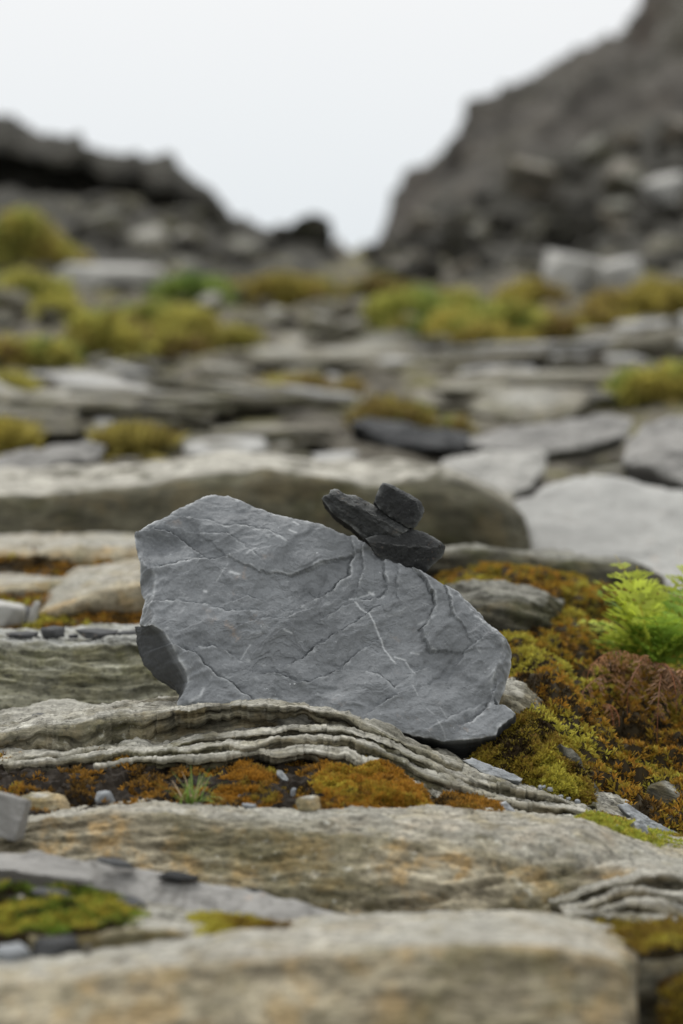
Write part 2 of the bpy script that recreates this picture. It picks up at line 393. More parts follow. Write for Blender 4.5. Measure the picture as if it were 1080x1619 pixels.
def resample_closed(pts, n):
    p = np.array(pts, float); p = np.concatenate([p, p[:1]])
    c = np.concatenate([[0], np.cumsum(np.hypot(*np.diff(p[:, :2], axis=0).T))])
    t = np.linspace(0, c[-1], n, endpoint=False)
    return np.stack([np.interp(t, c, p[:, k]) for k in range(p.shape[1])], -1)
def plate(name, outline, d, normal, thick, mat, hfun=None, N_=300, M_=50, side=12, center=None, back=None, rough=2.0, backscale=.92,
          jag=(.02, 2), depth_at=None, scuffw=4, seed=0, flat_side=1., extra_attr=None, mid_depth=0, parent=None, relief=1., **tags):
    """a solid with the traced outline lying in its own tilted plane, thickness going away from the viewer"""
    n = unit(np.array(normal, float)); U = unit(np.cross(n, [0, 0, 1.]) * -1); U = U if U[0] > 0 else -U
    Vv = np.cross(n, U); Vv = Vv if Vv[2] > 0 else -Vv
    o = np.array(outline, float)
    if o.shape[1] == 2: o = np.concatenate([o, np.full((len(o), 2), np.nan)], 1)
    nanm = np.isnan(o[:, 2]); o2 = o.copy(); o2[nanm, 2:] = 0; o2 = np.concatenate([o2, (~nanm)[:, None].astype(float)], 1)
    ol = resample_closed(o2, N_)
    c = np.array(center if center else ol[:, :2].mean(0), float)
    O = P(*(depth_at or c), d)
    camp = np.array([0, 0, CAMZ])
    def onplane(px, py, off=0.):
        r = P(px, py, 1.) - camp; t = ((O - n * off - camp) @ n) / (r @ n); return camp + r * t[..., None]
    # ragged rim
    per = np.arange(N_) / N_ * 2 * math.pi
    circ = vec3(np.cos(per), np.sin(per), seed * .7)
    jr = fbm(circ * N_ / 45., 4, .6, seed) * rough
    dirv = unit(ol[:, :2] - c); ol[:, :2] += dirv * jr[:, None]
    rim = onplane(ol[:, 0], ol[:, 1])
    t = np.linspace(0, 1, M_ + 1)[1:]
    cc = onplane(c[0], c[1])
    G = cc + (rim - cc)[None] * t[:, None, None]
    px, py, _ = proj(G)
    tt = np.broadcast_to(t[:, None], px.shape)
    edge = (1 - tt) * np.linalg.norm(rim - cc, axis=-1)[None]
    u = (G - O) @ U; v = (G - O) @ Vv
    if hfun is None:
        sz_ = math.sqrt((rim[:, 0].max() - rim[:, 0].min()) * thick)
        def hfun(px, py, u, v, edge, tt):
            q = vec3(u, v, 0 * u + seed * .31) / sz_
            f = fbm(q * np.array([1.2, 2.4, 1]) + .4 * vec3(fbm(q * 3, 2, .5, 2), fbm(q * 3, 2, .5, 3), 0 * u), 3, .5, seed + px.shape[0] % 1)
            return thick * relief * (.09 * f + .07 * terrace(f * 5, .10) / 2 + .010 * fbm(q * 14, 3, .6, 4)) - .12 * thick * np.exp(-edge / (.1 * sz_)), {}
    h, at = (hfun(px, py, u, v, edge, tt) if hfun else (np.zeros(px.shape), {}))
    Gd = G + n * h[..., None]
    hc, atc = (hfun(np.array([c[0]]), np.array([c[1]]), np.array([(cc - O) @ U]), np.array([(cc - O) @ Vv]), np.array([.1]), np.array([0.])) if hfun else (np.zeros(1), {}))
    # side wall
    fr = Gd[-1]
    bdef = cc + (rim - cc) * backscale - n * thick
    if (~nanm).any():
        wgt = ol[:, 4]; bx = np.where(wgt > .01, ol[:, 2] / np.maximum(wgt, .01), ol[:, 0]); by = np.where(wgt > .01, ol[:, 3] / np.maximum(wgt, .01), ol[:, 1])
        bexp = onplane(bx, by, thick)
        bdef = bdef * (1 - wgt[:, None]) + bexp * wgt[:, None]
    k = np.linspace(0, 1, side + 1)[1:, None, None]
    Wl = fr[None] * (1 - k) + bdef[None] * k
    outd = unit(bdef - cc - n * ((bdef - cc) @ n)[:, None])
    jn = fbm(vec3(np.cos(per) * 5, np.sin(per) * 5, 0)[None] * N_ / 260. + np.array([0, 0, 1.])[None, None] * (k * 6), 4, .6, seed + 5) \
        + .8 * (fbm(vec3(np.cos(per)[None] * 2 + 0 * k[..., 0], np.sin(per)[None] * 2, k[..., 0] * 14), 3, .6, seed + 6))
    Wl = Wl + outd[None] * (jn * jag[0] * thick * np.sin(np.clip(k[..., 0], 0, 1) * math.pi * .5 + .0))[..., None]
    Bm = bdef.mean(0) - n * mid_depth
    kk = np.array([.66, .33])[:, None, None]
    Bk = Bm + (Wl[-1] - Bm)[None] * kk
    rings = np.concatenate([Gd, Wl, Bk]); nr = len(rings)
    V = np.concatenate([rings.reshape(-1, 3), (cc + n * hc[0])[None], Bm[None]])
    i = np.arange(nr - 1)[:, None] * N_; j = np.arange(N_)[None]; j2 = (j + 1) % N_
    q = np.stack([i + j, i + N_ + j, i + N_ + j2, i + j2], -1).reshape(-1, 4)
    ci = nr * N_; jj = np.arange(N_); jj2 = (jj + 1) % N_
    tr = np.concatenate([np.stack([jj, jj2, np.full(N_, ci)], -1), np.stack([(nr - 1) * N_ + jj2, (nr - 1) * N_ + jj, np.full(N_, ci + 1)], -1)])
    a = V[q[0, 1]] - V[q[0, 0]]; b = V[q[0, 2]] - V[q[0, 0]]
    if np.cross(a, b) @ n < 0:
        q = q[:, ::-1]; tr = tr[:, ::-1]
    scuff = np.zeros((nr, N_)); side_a = np.zeros((nr, N_))
    scuff[:len(G)] = np.maximum(at.get('scuff', 0), np.exp(-edge / (.0007 * scuffw)) * np.clip(.55 + 1.2 * fbm(G * 60, 3, .6, seed), 0, 1))
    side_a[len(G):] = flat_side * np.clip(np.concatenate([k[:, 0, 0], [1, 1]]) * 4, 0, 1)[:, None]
    su = np.arange(N_) / N_ * np.linalg.norm(np.diff(rim, axis=0), axis=-1).sum()
    uvf = np.stack([u, v], -1)
    uvw = np.stack([np.broadcast_to(su[None], (nr - len(G), N_)), np.broadcast_to((np.concatenate([k[:, 0, 0], [1.3, 1.6]]) * thick)[:, None], (nr - len(G), N_))], -1)
    uv = np.concatenate([np.concatenate([uvf, uvw]).reshape(-1, 2), [[0, 0], [0, 0]]])
    Z = lambda A: np.concatenate([A.ravel(), [0, 0]])
    return put(name, V, q, tr, mat, uv, {'scuff': Z(scuff), 'side': Z(side_a), 'top': np.ones(len(V)) * .5}, parent=parent, **tags)

import bmesh
def chunk_data(size, seed, sub=4, planes=9, flat=.5, rough=.02, layers=.02, lf=9):
    """angular broken rock: sphere cut by planes; returns vertices, triangles"""
    rs = np.random.RandomState(seed)
    bm = bmesh.new(); bmesh.ops.create_icosphere(bm, subdivisions=sub, radius=1)
    D = np.array([v.co[:] for v in bm.verts]); tris = np.array([[v.index for v in f.verts] for f in bm.faces]); bm.free()
    nn = [np.array([0, 0, 1.]) + rs.normal(size=3) * .08, np.array([0, 0, -1.]) + rs.normal(size=3) * .1]; dd = [flat, flat]
    for k in range(planes):
        az = k / planes * 2 * math.pi + rs.uniform(-.3, .3)
        nn.append(np.array([math.cos(az), math.sin(az), rs.uniform(-.35, .45)])); dd.append(rs.uniform(.62, .95))
    for k in range(3):
        nn.append(unit(rs.normal(size=3)) + np.array([0, 0, .4])); dd.append(rs.uniform(.7, .95))
    nn = unit(np.array(nn)); dd = np.array(dd)
    r = (dd[None] / np.maximum(D @ nn.T, .05)).min(1); r = np.minimum(r, 1.25)
    V = D * r[:, None]
    hr = np.hypot(V[:, 0], V[:, 1])
    V[:, :2] *= (1 + layers * (terrace(fbm(vec3(V[:, 0] * .6, V[:, 1] * .6, V[:, 2] * lf), 2, .5, seed) * 3, .3) / 2))[:, None]
    V += D * (rough * fbm(V * 4, 4, .55, seed + 1))[:, None] + D * (rough * .8 * fbm(V * 1.3, 2, .5, seed + 2))[:, None]
    return V * np.array(size) * .5, tris
def rotz(V, a):
    c_, s_ = math.cos(a), math.sin(a); return V @ np.array([[c_, s_, 0], [-s_, c_, 0], [0, 0, 1.]])
def euler(rx, ry, rz):
    from mathutils import Euler
    return np.array(Euler((rx, ry, rz)).to_matrix())
def chunk(name, px, py, d, wpx, hpx, mat, label, seed, depth=1., rot=(0, 0, 0), flat=.5, sub=4, cat='rock', group=None, planes=9, rough=.03, layers=.03, side=0., parent=None):
    """a broken rock whose middle is seen at px,py and that spans about wpx x hpx"""
    w_ = wpx / F * d; h_ = hpx / F * d
    V, t = chunk_data((w_ * 1.1, w_ * 1.1 * depth, h_ / max(flat, .2)), seed, sub, planes, flat, rough, layers)
    uv = np.stack([V[:, 0] + V[:, 1] * .3, V[:, 2] * 1.0 + V[:, 1] * .25], -1)
    R = euler(*rot); Vw = V @ R.T + P(px, py, d)
    nz = np.clip(unit(V)[:, 2], 0, 1)
    return put(name, Vw, None, t, mat, uv, {'top': sst(.5, .8, nz), 'scuff': np.zeros(len(V)), 'side': np.full(len(V), side)}, label=label, cat=cat, group=group)

# leaf tufts (moss) ------------------------------------------------------------
def tufts(p, n, col, L_, rs, K=5, wid=.28, spread=(.25, 1.15)):
    Np = len(p); V = []; Cc = []
    a = unit(np.cross(n, rs.normal(size=(Np, 3)))); b = np.cross(n, a)
    Lr = L_ * rs.uniform(.6, 1.35, Np)
    for k in range(K):
        az = k / K * 2 * math.pi + rs.uniform(-.5, .5, Np); el = rs.uniform(*spread, Np)
        rad = a * np.cos(az)[:, None] + b * np.sin(az)[:, None]
        dr = n * np.cos(el)[:, None] + rad * np.sin(el)[:, None]
        sd = unit(np.cross(dr, rs.normal(size=(Np, 3)))) * (wid * Lr)[:, None] * .5
        ll = (Lr * rs.uniform(.75, 1.2, Np))[:, None]
        V.append(np.stack([p - n * ll * .15, p + dr * ll * .5 + sd, p + dr * ll - n * ll * .12, p + dr * ll * .5 - sd], 1))
        cb = col * rs.uniform(.7, 1.3, Np)[:, None]
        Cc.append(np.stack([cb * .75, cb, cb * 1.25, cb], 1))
    V = np.concatenate(V).reshape(-1, 3); Cc = np.concatenate(Cc).reshape(-1, 3)
    return V, np.arange(len(V)).reshape(-1, 4), Cc
def pal(P3, cols, scale, seed, rs, jitter=.12):
    f = np.clip(.5 + .85 * fbm(P3 * scale, 3, .55, seed) + rs.normal(size=len(P3)) * jitter, 0, .9999) * (len(cols) - 1)
    i = f.astype(int); f = (f - i)[:, None]; cols = np.array(cols, float)
    return cols[i] * (1 - f) + cols[np.minimum(i + 1, len(cols) - 1)] * f
OR = (.36, .18, .024); BR = (.16, .09, .02); OL = (.28, .22, .03); YG = (.42, .38, .06); LG = (.28, .33, .05); DK = (.030, .020, .009); GR = (.13, .20, .025); YE = (.40, .32, .045)
def moss(name, rows, label, cols, count, L_, seed, bump=.012, bs=22, nu=120, nv=60, cscale=9, K=5, base=(.035, .025, .010), hole=None, drop=.04, kt=2, wid=.28, cat='moss'):
    rs = np.random.RandomState(seed)
    W, S, T, _ = loft_grid(rows, nu, nv, 3, kt)
    n = grid_normals(W)
    ed = np.minimum(np.minimum(np.arange(nu), np.arange(nu)[::-1])[None] / (nu * .12), 1)
    h = bump * (1 - np.abs(fbm(W * bs, 3, .5, seed)) * 1.6) * ed
    W = W + n * h[..., None]; n = grid_normals(W)
    V, q, tr = close_grid(W, drop)
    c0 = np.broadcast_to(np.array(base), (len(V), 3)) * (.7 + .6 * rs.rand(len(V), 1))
    ar = np.linalg.norm(np.cross(W[1:, :-1] - W[:-1, :-1], W[:-1, 1:] - W[:-1, :-1]), axis=-1).ravel()
    cell = rs.choice(len(ar), count, p=ar / ar.sum()); i, j = cell // (nu - 1), cell % (nu - 1); f, g = rs.rand(count, 1), rs.rand(count, 1)
    p = (W[i, j] * (1 - f) + W[i + 1, j] * f) * (1 - g) + (W[i, j + 1] * (1 - f) + W[i + 1, j + 1] * f) * g
    nn = unit(n[i, j] + np.array([0, 0, .35]))
    if hole is not None:
        m = hole(*proj(p)[:2], p, rs); p, nn = p[m], nn[m]
    col = pal(p, cols, cscale, seed, rs)
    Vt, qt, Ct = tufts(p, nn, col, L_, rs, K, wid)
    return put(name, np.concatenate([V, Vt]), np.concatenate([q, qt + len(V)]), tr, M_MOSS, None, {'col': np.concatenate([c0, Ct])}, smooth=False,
               label=label, cat=cat, kind='stuff')
def mound(name, px, py, d, wpx, hpx, label, cols, count, L_, seed, depth=.8, lump=.6, cscale=3, K=3, base=(.05, .04, .012), cat='moss'):
    """rounded clump of moss standing free: a lumpy dome covered with leaf tufts"""
    rs = np.random.RandomState(seed)
    d = dsolve(px, py + hpx * .42); count = int(count * .65); wpx, hpx, py = wpx * 1.15, hpx * .78, py + hpx * .08
    w_, h_ = wpx / F * d / 2, hpx / F * d; Vs = []; ts = []; o_ = 0
    for k in range(15):
        V, t = chunk_data((1, 1, 1), seed + k, 2, 7, .8, .1, 0)
        V = V * 2; V *= (1 + .6 * fbm(V * 1.6, 3, .5, seed + k))[:, None]
        r_ = rs.uniform(.14, .36) if k else .42; x_ = rs.normal() * .55 if k else 0.
        V = V * np.array([w_, w_ * depth, h_ * .6]) * r_ * np.array([1.2, 1, rs.uniform(.7, 1.5)]) + np.array([x_ * w_, rs.uniform(-.8, .8) * w_ * depth, h_ * (-.42 + .55 * rs.rand() * math.exp(-x_ * x_ * 2))])
        Vs.append(V); ts.append(t + o_); o_ += len(V)
    V = np.concatenate(Vs) + P(px, py + hpx * .1, d); t = np.concatenate(ts)
    fn = np.cross(V[t[:, 1]] - V[t[:, 0]], V[t[:, 2]] - V[t[:, 0]]); ar = np.linalg.norm(fn, axis=1); fn = unit(fn)
    k = rs.choice(len(ar), count, p=ar / ar.sum()); r1, r2 = np.sqrt(rs.rand(count, 1)), rs.rand(count, 1)
    p = V[t[k, 0]] * (1 - r1) + V[t[k, 1]] * r1 * (1 - r2) + V[t[k, 2]] * r1 * r2
    col = pal(p, np.array(cols) * np.array([1.0, 1.05, 1.3]) + .03, cscale, seed, rs)
    Vt, qt, Ct = tufts(p, unit(fn[k] + np.array([0, 0, .6])), col * rs.uniform(.55, 1.35, (len(p), 1)), L_ * 2.2, rs, K, .16, (.1, .9))
    c0 = np.broadcast_to(np.array(base), V.shape)
    return put(name, np.concatenate([V, Vt]), qt + len(V), t, M_MOSS, None, {'col': np.concatenate([c0, Ct])}, smooth=False, label=label, cat=cat, kind='stuff')

# ------------------------------------------------------------------ the ground
GPX = [-2500, -400, 0, 270, 540, 810, 1080, 1500, 3600]
GD = {.5: [2600] * 9, 1.2: [1900] * 9, 1.5: [1620] * 9, 1.75: [1470, 1470, 1470, 1470, 1480, 1500, 1520, 1540, 1560], 2.0: [1290, 1290, 1290, 1290, 1300, 1330, 1400, 1430, 1450],
      2.3: [1190, 1190, 1190, 1190, 1200, 1220, 1260, 1290, 1300], 2.7: [1070, 1070, 1070, 1070, 1080, 1080, 1100, 1120, 1120], 3.2: [930, 930, 930, 930, 945, 990, 1020, 1020, 1020],
      3.8: [830, 830, 830, 830, 850, 900, 930, 930, 930], 4.5: [735, 735, 735, 735, 740, 760, 780, 780, 780], 5.5: [655, 655, 655, 655, 660, 660, 655, 650, 640],
      7: [590, 590, 595, 600, 605, 600, 590, 580, 560], 9: [520, 530, 540, 545, 550, 545, 530, 510, 490], 11: [440, 460, 480, 490, 500, 490, 470, 440, 420],
      14: [330, 380, 425, 440, 450, 440, 420, 380, 340], 18: [250, 320, 390, 410, 420, 400, 370, 320, 250], 25: [200, 300, 370, 390, 393, 390, 360, 300, 200],
      32: [300, 380, 420, 430, 430, 430, 420, 380, 300], 90: [430, 450, 470, 480, 480, 480, 470, 450, 430], 400: [505] * 9}
_gd = np.array(sorted(GD)); _gt = np.array([GD[k] for k in sorted(GD)], float)
def ground_py(px, d):
    px, d = np.broadcast_arrays(np.asarray(px, float), np.asarray(d, float))
    ld = np.log(d); lg = np.log(_gd); i = np.clip(np.searchsorted(lg, ld) - 1, 0, len(lg) - 2); f = (ld - lg[i]) / (lg[i + 1] - lg[i])
    gp = np.array(GPX, float); j = np.clip(np.searchsorted(gp, px) - 1, 0, len(gp) - 2); g = np.clip((px - gp[j]) / (gp[j + 1] - gp[j]), 0, 1)
    g = g * g * (3 - 2 * g)
    return (_gt[i, j] * (1 - g) + _gt[i, j + 1] * g) * (1 - f) + (_gt[i + 1, j] * (1 - g) + _gt[i + 1, j + 1] * g) * f
def dsolve(px, py):
    ds = np.geomspace(1.3, 25, 600); g = ground_py(np.full(600, float(px)), ds); return float(ds[np.argmax(g <= py)]) if (g <= py).any() else 20.
def gpos(px, d): return P(px, ground_py(px, d), d)
dd_ = np.geomspace(.5, 400, 190); pp_ = np.concatenate([np.linspace(-2500, -450, 20), np.linspace(-400, 1480, 180), np.linspace(1550, 3600, 20)])
Wg = gpos(pp_[None], dd_[:, None])
amp = np.clip(dd_ * .012, .01, .5)[:, None]
Wg[..., 2] += amp * fbm(Wg * np.array([1, 1, 0]) * 2.2, 5, .55, 1) - amp * .3
back_row = Wg[:1].copy(); back_row[..., 1] = -6; back_row[..., 0] *= 8; back_row[..., 2] = Wg[0, :, 2].mean()
Wg = np.concatenate([back_row, Wg])
qg = grid_quads(len(Wg), len(pp_))[:, ::-1]
a_ = Wg.reshape(-1, 3)
if np.cross(a_[qg[5000, 1]] - a_[qg[5000, 0]], a_[qg[5000, 2]] - a_[qg[5000, 0]])[2] < 0: qg = qg[:, ::-1]
put('ground', a_, qg, None, M_SOIL, kind='structure')

# ------------------------------------------------------------------ hills behind
def hill(name, rows, mat, nu, nv, amp, sc_, terr, seed, tf=1.2):
    W, S, T, _ = loft_grid(rows, nu, nv, 1.2, 1.2); n = grid_normals(W)
    h = amp * fbm(W * sc_, 5, .6, seed) + terr * (terrace(fbm(vec3(W[..., 0] * .25, W[..., 1] * .25, W[..., 2] * tf), 3, .5, seed + 1) * 4, .25) / 2)
    W = W + n * h[..., None]
    V, q, tr = close_grid(W, 1.0); m = len(V) - W.shape[0] * W.shape[1]
    top = np.concatenate([sst(.5, .9, n[..., 2]).ravel(), np.zeros(m)])
    uv = np.concatenate([np.stack([S, T], -1).reshape(-1, 2), np.zeros((m, 2))])
    return put(name, V, q, tr, mat, uv, {'top': top}, kind='structure')
HR = [(560, 440), (596, 402), (610, 345), (625, 305), (655, 282), (682, 252), (700, 228), (722, 178), (745, 155), (800, 142), (870, 112), (935, 80), (985, 55), (1012, 15), (1035, -15), (1100, -90), (1300, -230)]
hill('far_hill', [[(a + 60, b + 260, 70) for a, b in HR], [(a, b, 52) for a, b in HR], [(a, b + 14, 48) for a, b in HR],
                  [(560, 450, 42), (700, 330, 42), (850, 215, 42), (1000, 140, 42), (1300, 0, 42)],
                  [(560, 460, 34), (700, 420, 34), (900, 330, 34), (1080, 260, 34), (1300, 190, 34)],
                  [(540, 470, 27), (700, 460, 27), (900, 420, 27), (1080, 400, 27), (1300, 380, 27)]], M_HILL, 220, 140, .50, .40, .28, 5, .35)
HS = [(575, 418), (600, 398), (640, 380), (700, 345), (760, 315), (800, 290), (850, 262), (900, 240), (960, 222), (1020, 208), (1080, 195), (1300, 140)]
hill('scree_slope', [[(a, b + 120, 26) for a, b in HS], [(a, b, 23) for a, b in HS],
                     [(575, 425, 20), (700, 395, 20), (800, 345, 20), (900, 315, 20), (1080, 290, 20), (1300, 240, 20)],
                     [(575, 430, 17), (700, 418, 17), (800, 390, 17), (900, 370, 17), (1080, 350, 17), (1300, 310, 17)],
                     [(570, 450, 13.5), (700, 455, 13.5), (900, 445, 13.5), (1080, 430, 13.5), (1300, 400, 13.5)]], M_BACK, 220, 110, .24, 1.3, .16, 6, 2.5)
HL = [(-900, 165), (-60, 185), (0, 193), (40, 205), (85, 213), (112, 216), (124, 202), (134, 222), (165, 236), (205, 236), (220, 228), (232, 250), (265, 256), (300, 277), (328, 298), (345, 318), (368, 338), (420, 350), (462, 350), (502, 348), (514, 366), (526, 400)]
def off(L_, dy, d): return [(a, b + dy * (1 - sst(300, 520, np.array(float(a)))) + 8, d) for a, b in L_]
hill('left_crag', [[(a, b + 150, 27) for a, b in HL], [(a, b, 22.5) for a, b in HL], [(a, b + 8, 21.6) for a, b in HL], off(HL, 40, 21.3), off(HL, 62, 22.2), off(HL, 95, 22.0),
                   [(-900, 330, 20.5), (0, 310, 20.5), (150, 330, 20.5), (300, 360, 20.5), (420, 405, 20.5), (526, 425, 20.5)],
                   [(-900, 380, 17), (0, 375, 17), (150, 385, 17), (300, 410, 17), (420, 425, 17), (526, 435, 17)],
                   [(-900, 440, 13.5), (0, 445, 13.5), (300, 455, 13.5), (526, 460, 13.5)]], M_BACK, 360, 150, .10, 2.8, .06, 9, 2.2)

# ------------------------------------------------------------------ ledges, from back to front
lab = dict
ledge('rock_ledge', [[(-320, 790, 4.3), (200, 780, 4.3), (500, 770, 4.3), (700, 780, 4.3), (800, 800, 4.2)],
                     [(-320, 742, 3.9), (200, 735, 3.9), (330, 722, 3.9), (420, 722, 3.9), (600, 730, 3.85), (740, 752, 3.82), (810, 785, 3.82)],
                     [(-320, 772, 3.62), (0, 768, 3.62), (150, 760, 3.62), (240, 750, 3.62), (330, 735, 3.62), (420, 738, 3.6), (520, 748, 3.6), (640, 748, 3.6), (720, 762, 3.6), (780, 783, 3.62), (830, 822, 3.66)],
                     [(-320, 790, 3.56), (0, 786, 3.56), (240, 768, 3.56), (420, 755, 3.56), (640, 772, 3.56), (740, 790, 3.56), (800, 810, 3.6), (834, 838, 3.66)],
                     [(-320, 850, 3.55), (200, 850, 3.55), (500, 855, 3.55), (700, 864, 3.55), (800, 868, 3.58), (836, 866, 3.66)],
                     [(-320, 900, 3.62), (400, 900, 3.62), (836, 900, 3.68)]], M_LONG,
      'long blurred ledge with dark olive front face crossing behind the grey slab', 2, 300, 90, lump=.02, ls=5, st=.004, sf=(3, 30), seed=3)
ledge('rock_ledge', [[(640, 885, 3.2), (900, 895, 3.2), (1060, 935, 3.15)],
                     [(660, 868, 2.98), (760, 866, 2.98), (860, 872, 2.98), (940, 885, 2.98), (1000, 900, 2.98), (1042, 918, 3.0)],
                     [(660, 882, 2.92), (760, 882, 2.92), (860, 886, 2.92), (940, 896, 2.92), (1000, 908, 2.93), (1044, 926, 2.98)],
                     [(660, 902, 2.92), (760, 905, 2.92), (860, 918, 2.92), (940, 938, 2.92), (1000, 950, 2.95), (1046, 950, 3.0)],
                     [(660, 990, 3.0), (860, 990, 3.0), (1046, 990, 3.05)]], M_RIGHT,
      'dark banded ledge end behind the bright fern', 1, 240, 80, lump=.012, ls=7, st=.006, sf=(4, 40), seed=8, terr=.006, tf=30)
ledge('rock_ledge', [[(-240, 850, 3.5), (240, 850, 3.5)], [(-240, 864, 3.12), (80, 862, 3.12), (240, 862, 3.12)], [(-240, 880, 3.07), (80, 876, 3.07), (240, 880, 3.07)],
                     [(-240, 898, 3.08), (80, 898, 3.08), (240, 915, 3.08)], [(-240, 960, 3.15), (240, 960, 3.15)]], M_NEAR,
      'narrow pale ledge just below the long dark ledge at left', 1, 160, 50, lump=.01, st=.004, seed=12)
ledge('rock_ledge', [[(-240, 905, 3.15), (140, 905, 3.15)], [(-240, 925, 2.9), (60, 919, 2.9), (110, 916, 2.9), (145, 918, 2.9)], [(-240, 940, 2.86), (60, 934, 2.86), (145, 930, 2.87)],
                     [(-240, 950, 2.87), (60, 948, 2.87), (145, 946, 2.9)], [(-240, 1000, 2.95), (145, 1000, 2.95)]], M_NEAR,
      'short pale ledge below the narrow ledge at the left edge', 1, 120, 40, lump=.008, st=.003, seed=13)
ledge('slanting_rock', [[(40, 950, 2.95), (120, 900, 3.0), (250, 880, 3.0)], [(45, 972, 2.8), (70, 955, 2.8), (120, 930, 2.8), (180, 910, 2.8), (250, 896, 2.8)],
                        [(46, 985, 2.76), (80, 968, 2.74), (130, 950, 2.74), (180, 935, 2.74), (250, 922, 2.74)],
                        [(48, 992, 2.77), (80, 980, 2.75), (130, 968, 2.75), (190, 966, 2.75), (250, 970, 2.76)], [(50, 1040, 2.9), (250, 1040, 2.9)]], M_NEAR,
      'rounded tan rock slanting up to the left edge of the grey slab', 1, 160, 60, lump=.008, st=.003, seed=14, cat='rock')
chunk('rock', 10, 978, 2.72, 80, 50, M_PALE, 'pale rounded stone cut by the left picture edge above the olive ledge', 31, 1, (0, .2, .3), .7)
chunk('rock', 40, 985, 2.74, 50, 40, M_CHIPD, 'dark grey stone beside the slanting tan rock', 32, 1, (0, -.4, .6), .6)
chunk('rock', 53, 970, 2.72, 16, 38, M_PALE, 'small upright pale flake beside the slanting tan rock', 33, .5, (0, .35, .4), .8)
moss('moss_bank', [[(-240, 880, 3.12), (240, 880, 3.12)], [(-240, 915, 3.0), (240, 930, 3.0)], [(-240, 960, 2.85), (240, 960, 2.82)], [(-240, 1010, 2.7), (240, 1010, 2.66)]],
     'dark brown moss and soil between the pale ledges at left', [DK, BR, DK, OR, BR, OL, YG], 3500, .010, 41, cscale=12)
ledge('rock_ledge', [[(-320, 1000, 2.62), (100, 1000, 2.62), (330, 1000, 2.6)], [(-320, 1007, 2.5), (60, 1007, 2.5), (200, 1005, 2.5), (330, 1010, 2.48)],
                     [(-320, 1017, 2.43), (60, 1016, 2.43), (200, 1015, 2.43), (330, 1020, 2.43)], [(-320, 1030, 2.415), (100, 1028, 2.415), (330, 1032, 2.415)],
                     [(-320, 1085, 2.38), (100, 1085, 2.38), (330, 1085, 2.38)], [(-320, 1165, 2.32), (100, 1165, 2.32), (330, 1165, 2.32)]], M_LEFT,
      'olive grey ledge with a rough furrowed face left of the grey slab', 1, 300, 125, lump=.008, ls=10, st=.0055, sf=(7, 42), warp=.02, seed=5, terr=.006, tf=26)

# right-hand rocks and pale slabs
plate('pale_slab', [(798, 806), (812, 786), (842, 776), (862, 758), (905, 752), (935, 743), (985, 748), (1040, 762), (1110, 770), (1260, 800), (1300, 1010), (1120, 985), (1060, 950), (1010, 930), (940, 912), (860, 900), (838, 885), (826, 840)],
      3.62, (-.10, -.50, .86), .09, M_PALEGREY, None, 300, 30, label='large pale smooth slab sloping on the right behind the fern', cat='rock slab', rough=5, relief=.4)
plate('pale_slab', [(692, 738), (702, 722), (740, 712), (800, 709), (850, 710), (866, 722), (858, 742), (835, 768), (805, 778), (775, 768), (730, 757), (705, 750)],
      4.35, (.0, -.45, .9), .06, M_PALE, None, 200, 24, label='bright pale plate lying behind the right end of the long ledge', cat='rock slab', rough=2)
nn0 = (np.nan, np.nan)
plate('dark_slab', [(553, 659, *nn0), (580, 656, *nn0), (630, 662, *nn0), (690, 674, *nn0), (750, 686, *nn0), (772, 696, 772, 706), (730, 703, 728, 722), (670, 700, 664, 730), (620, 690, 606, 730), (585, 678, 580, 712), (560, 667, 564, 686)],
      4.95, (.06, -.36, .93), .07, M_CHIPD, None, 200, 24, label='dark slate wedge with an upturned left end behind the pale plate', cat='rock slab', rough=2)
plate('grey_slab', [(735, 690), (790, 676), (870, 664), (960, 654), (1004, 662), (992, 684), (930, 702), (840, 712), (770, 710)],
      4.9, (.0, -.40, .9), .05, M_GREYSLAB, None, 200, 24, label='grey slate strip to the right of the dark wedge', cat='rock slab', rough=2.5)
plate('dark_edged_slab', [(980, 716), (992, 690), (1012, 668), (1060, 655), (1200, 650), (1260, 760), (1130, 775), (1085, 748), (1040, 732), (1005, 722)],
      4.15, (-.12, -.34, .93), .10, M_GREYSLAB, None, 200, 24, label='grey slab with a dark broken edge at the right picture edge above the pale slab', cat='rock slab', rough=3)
ledge('rock', [[(700, 950, 2.75), (800, 940, 2.75), (890, 960, 2.72)], [(705, 936, 2.6), (770, 928, 2.6), (830, 933, 2.6), (865, 944, 2.6), (884, 962, 2.63)],
               [(705, 952, 2.53), (780, 945, 2.51), (840, 953, 2.51), (870, 966, 2.53), (884, 978, 2.6)], [(705, 1005, 2.5), (780, 1000, 2.49), (840, 1012, 2.5), (870, 1010, 2.53), (884, 1002, 2.6)],
               [(705, 1050, 2.6), (884, 1050, 2.64)]], M_RIGHT, 'rounded striped grey rock in the moss behind the slab right shoulder', 1, 200, 90, lump=.01, st=.006, sf=(6, 45), seed=17, terr=.006, cat='rock', kt=4)
ledge('rock', [[(760, 1090, 2.34), (820, 1082, 2.34), (866, 1130, 2.31)], [(760, 1080, 2.22), (805, 1074, 2.22), (830, 1084, 2.22), (852, 1108, 2.22), (864, 1135, 2.24)],
               [(760, 1100, 2.16), (805, 1095, 2.16), (830, 1106, 2.16), (850, 1126, 2.17), (864, 1146, 2.21)], [(760, 1160, 2.15), (810, 1148, 2.15), (840, 1152, 2.16), (864, 1165, 2.2)]], M_SUPPORT,
      'small striated rock behind the right end of the grey slab', 1, 150, 80, lump=.006, st=.004, sf=(8, 70), seed=18, cat='rock', kt=4)

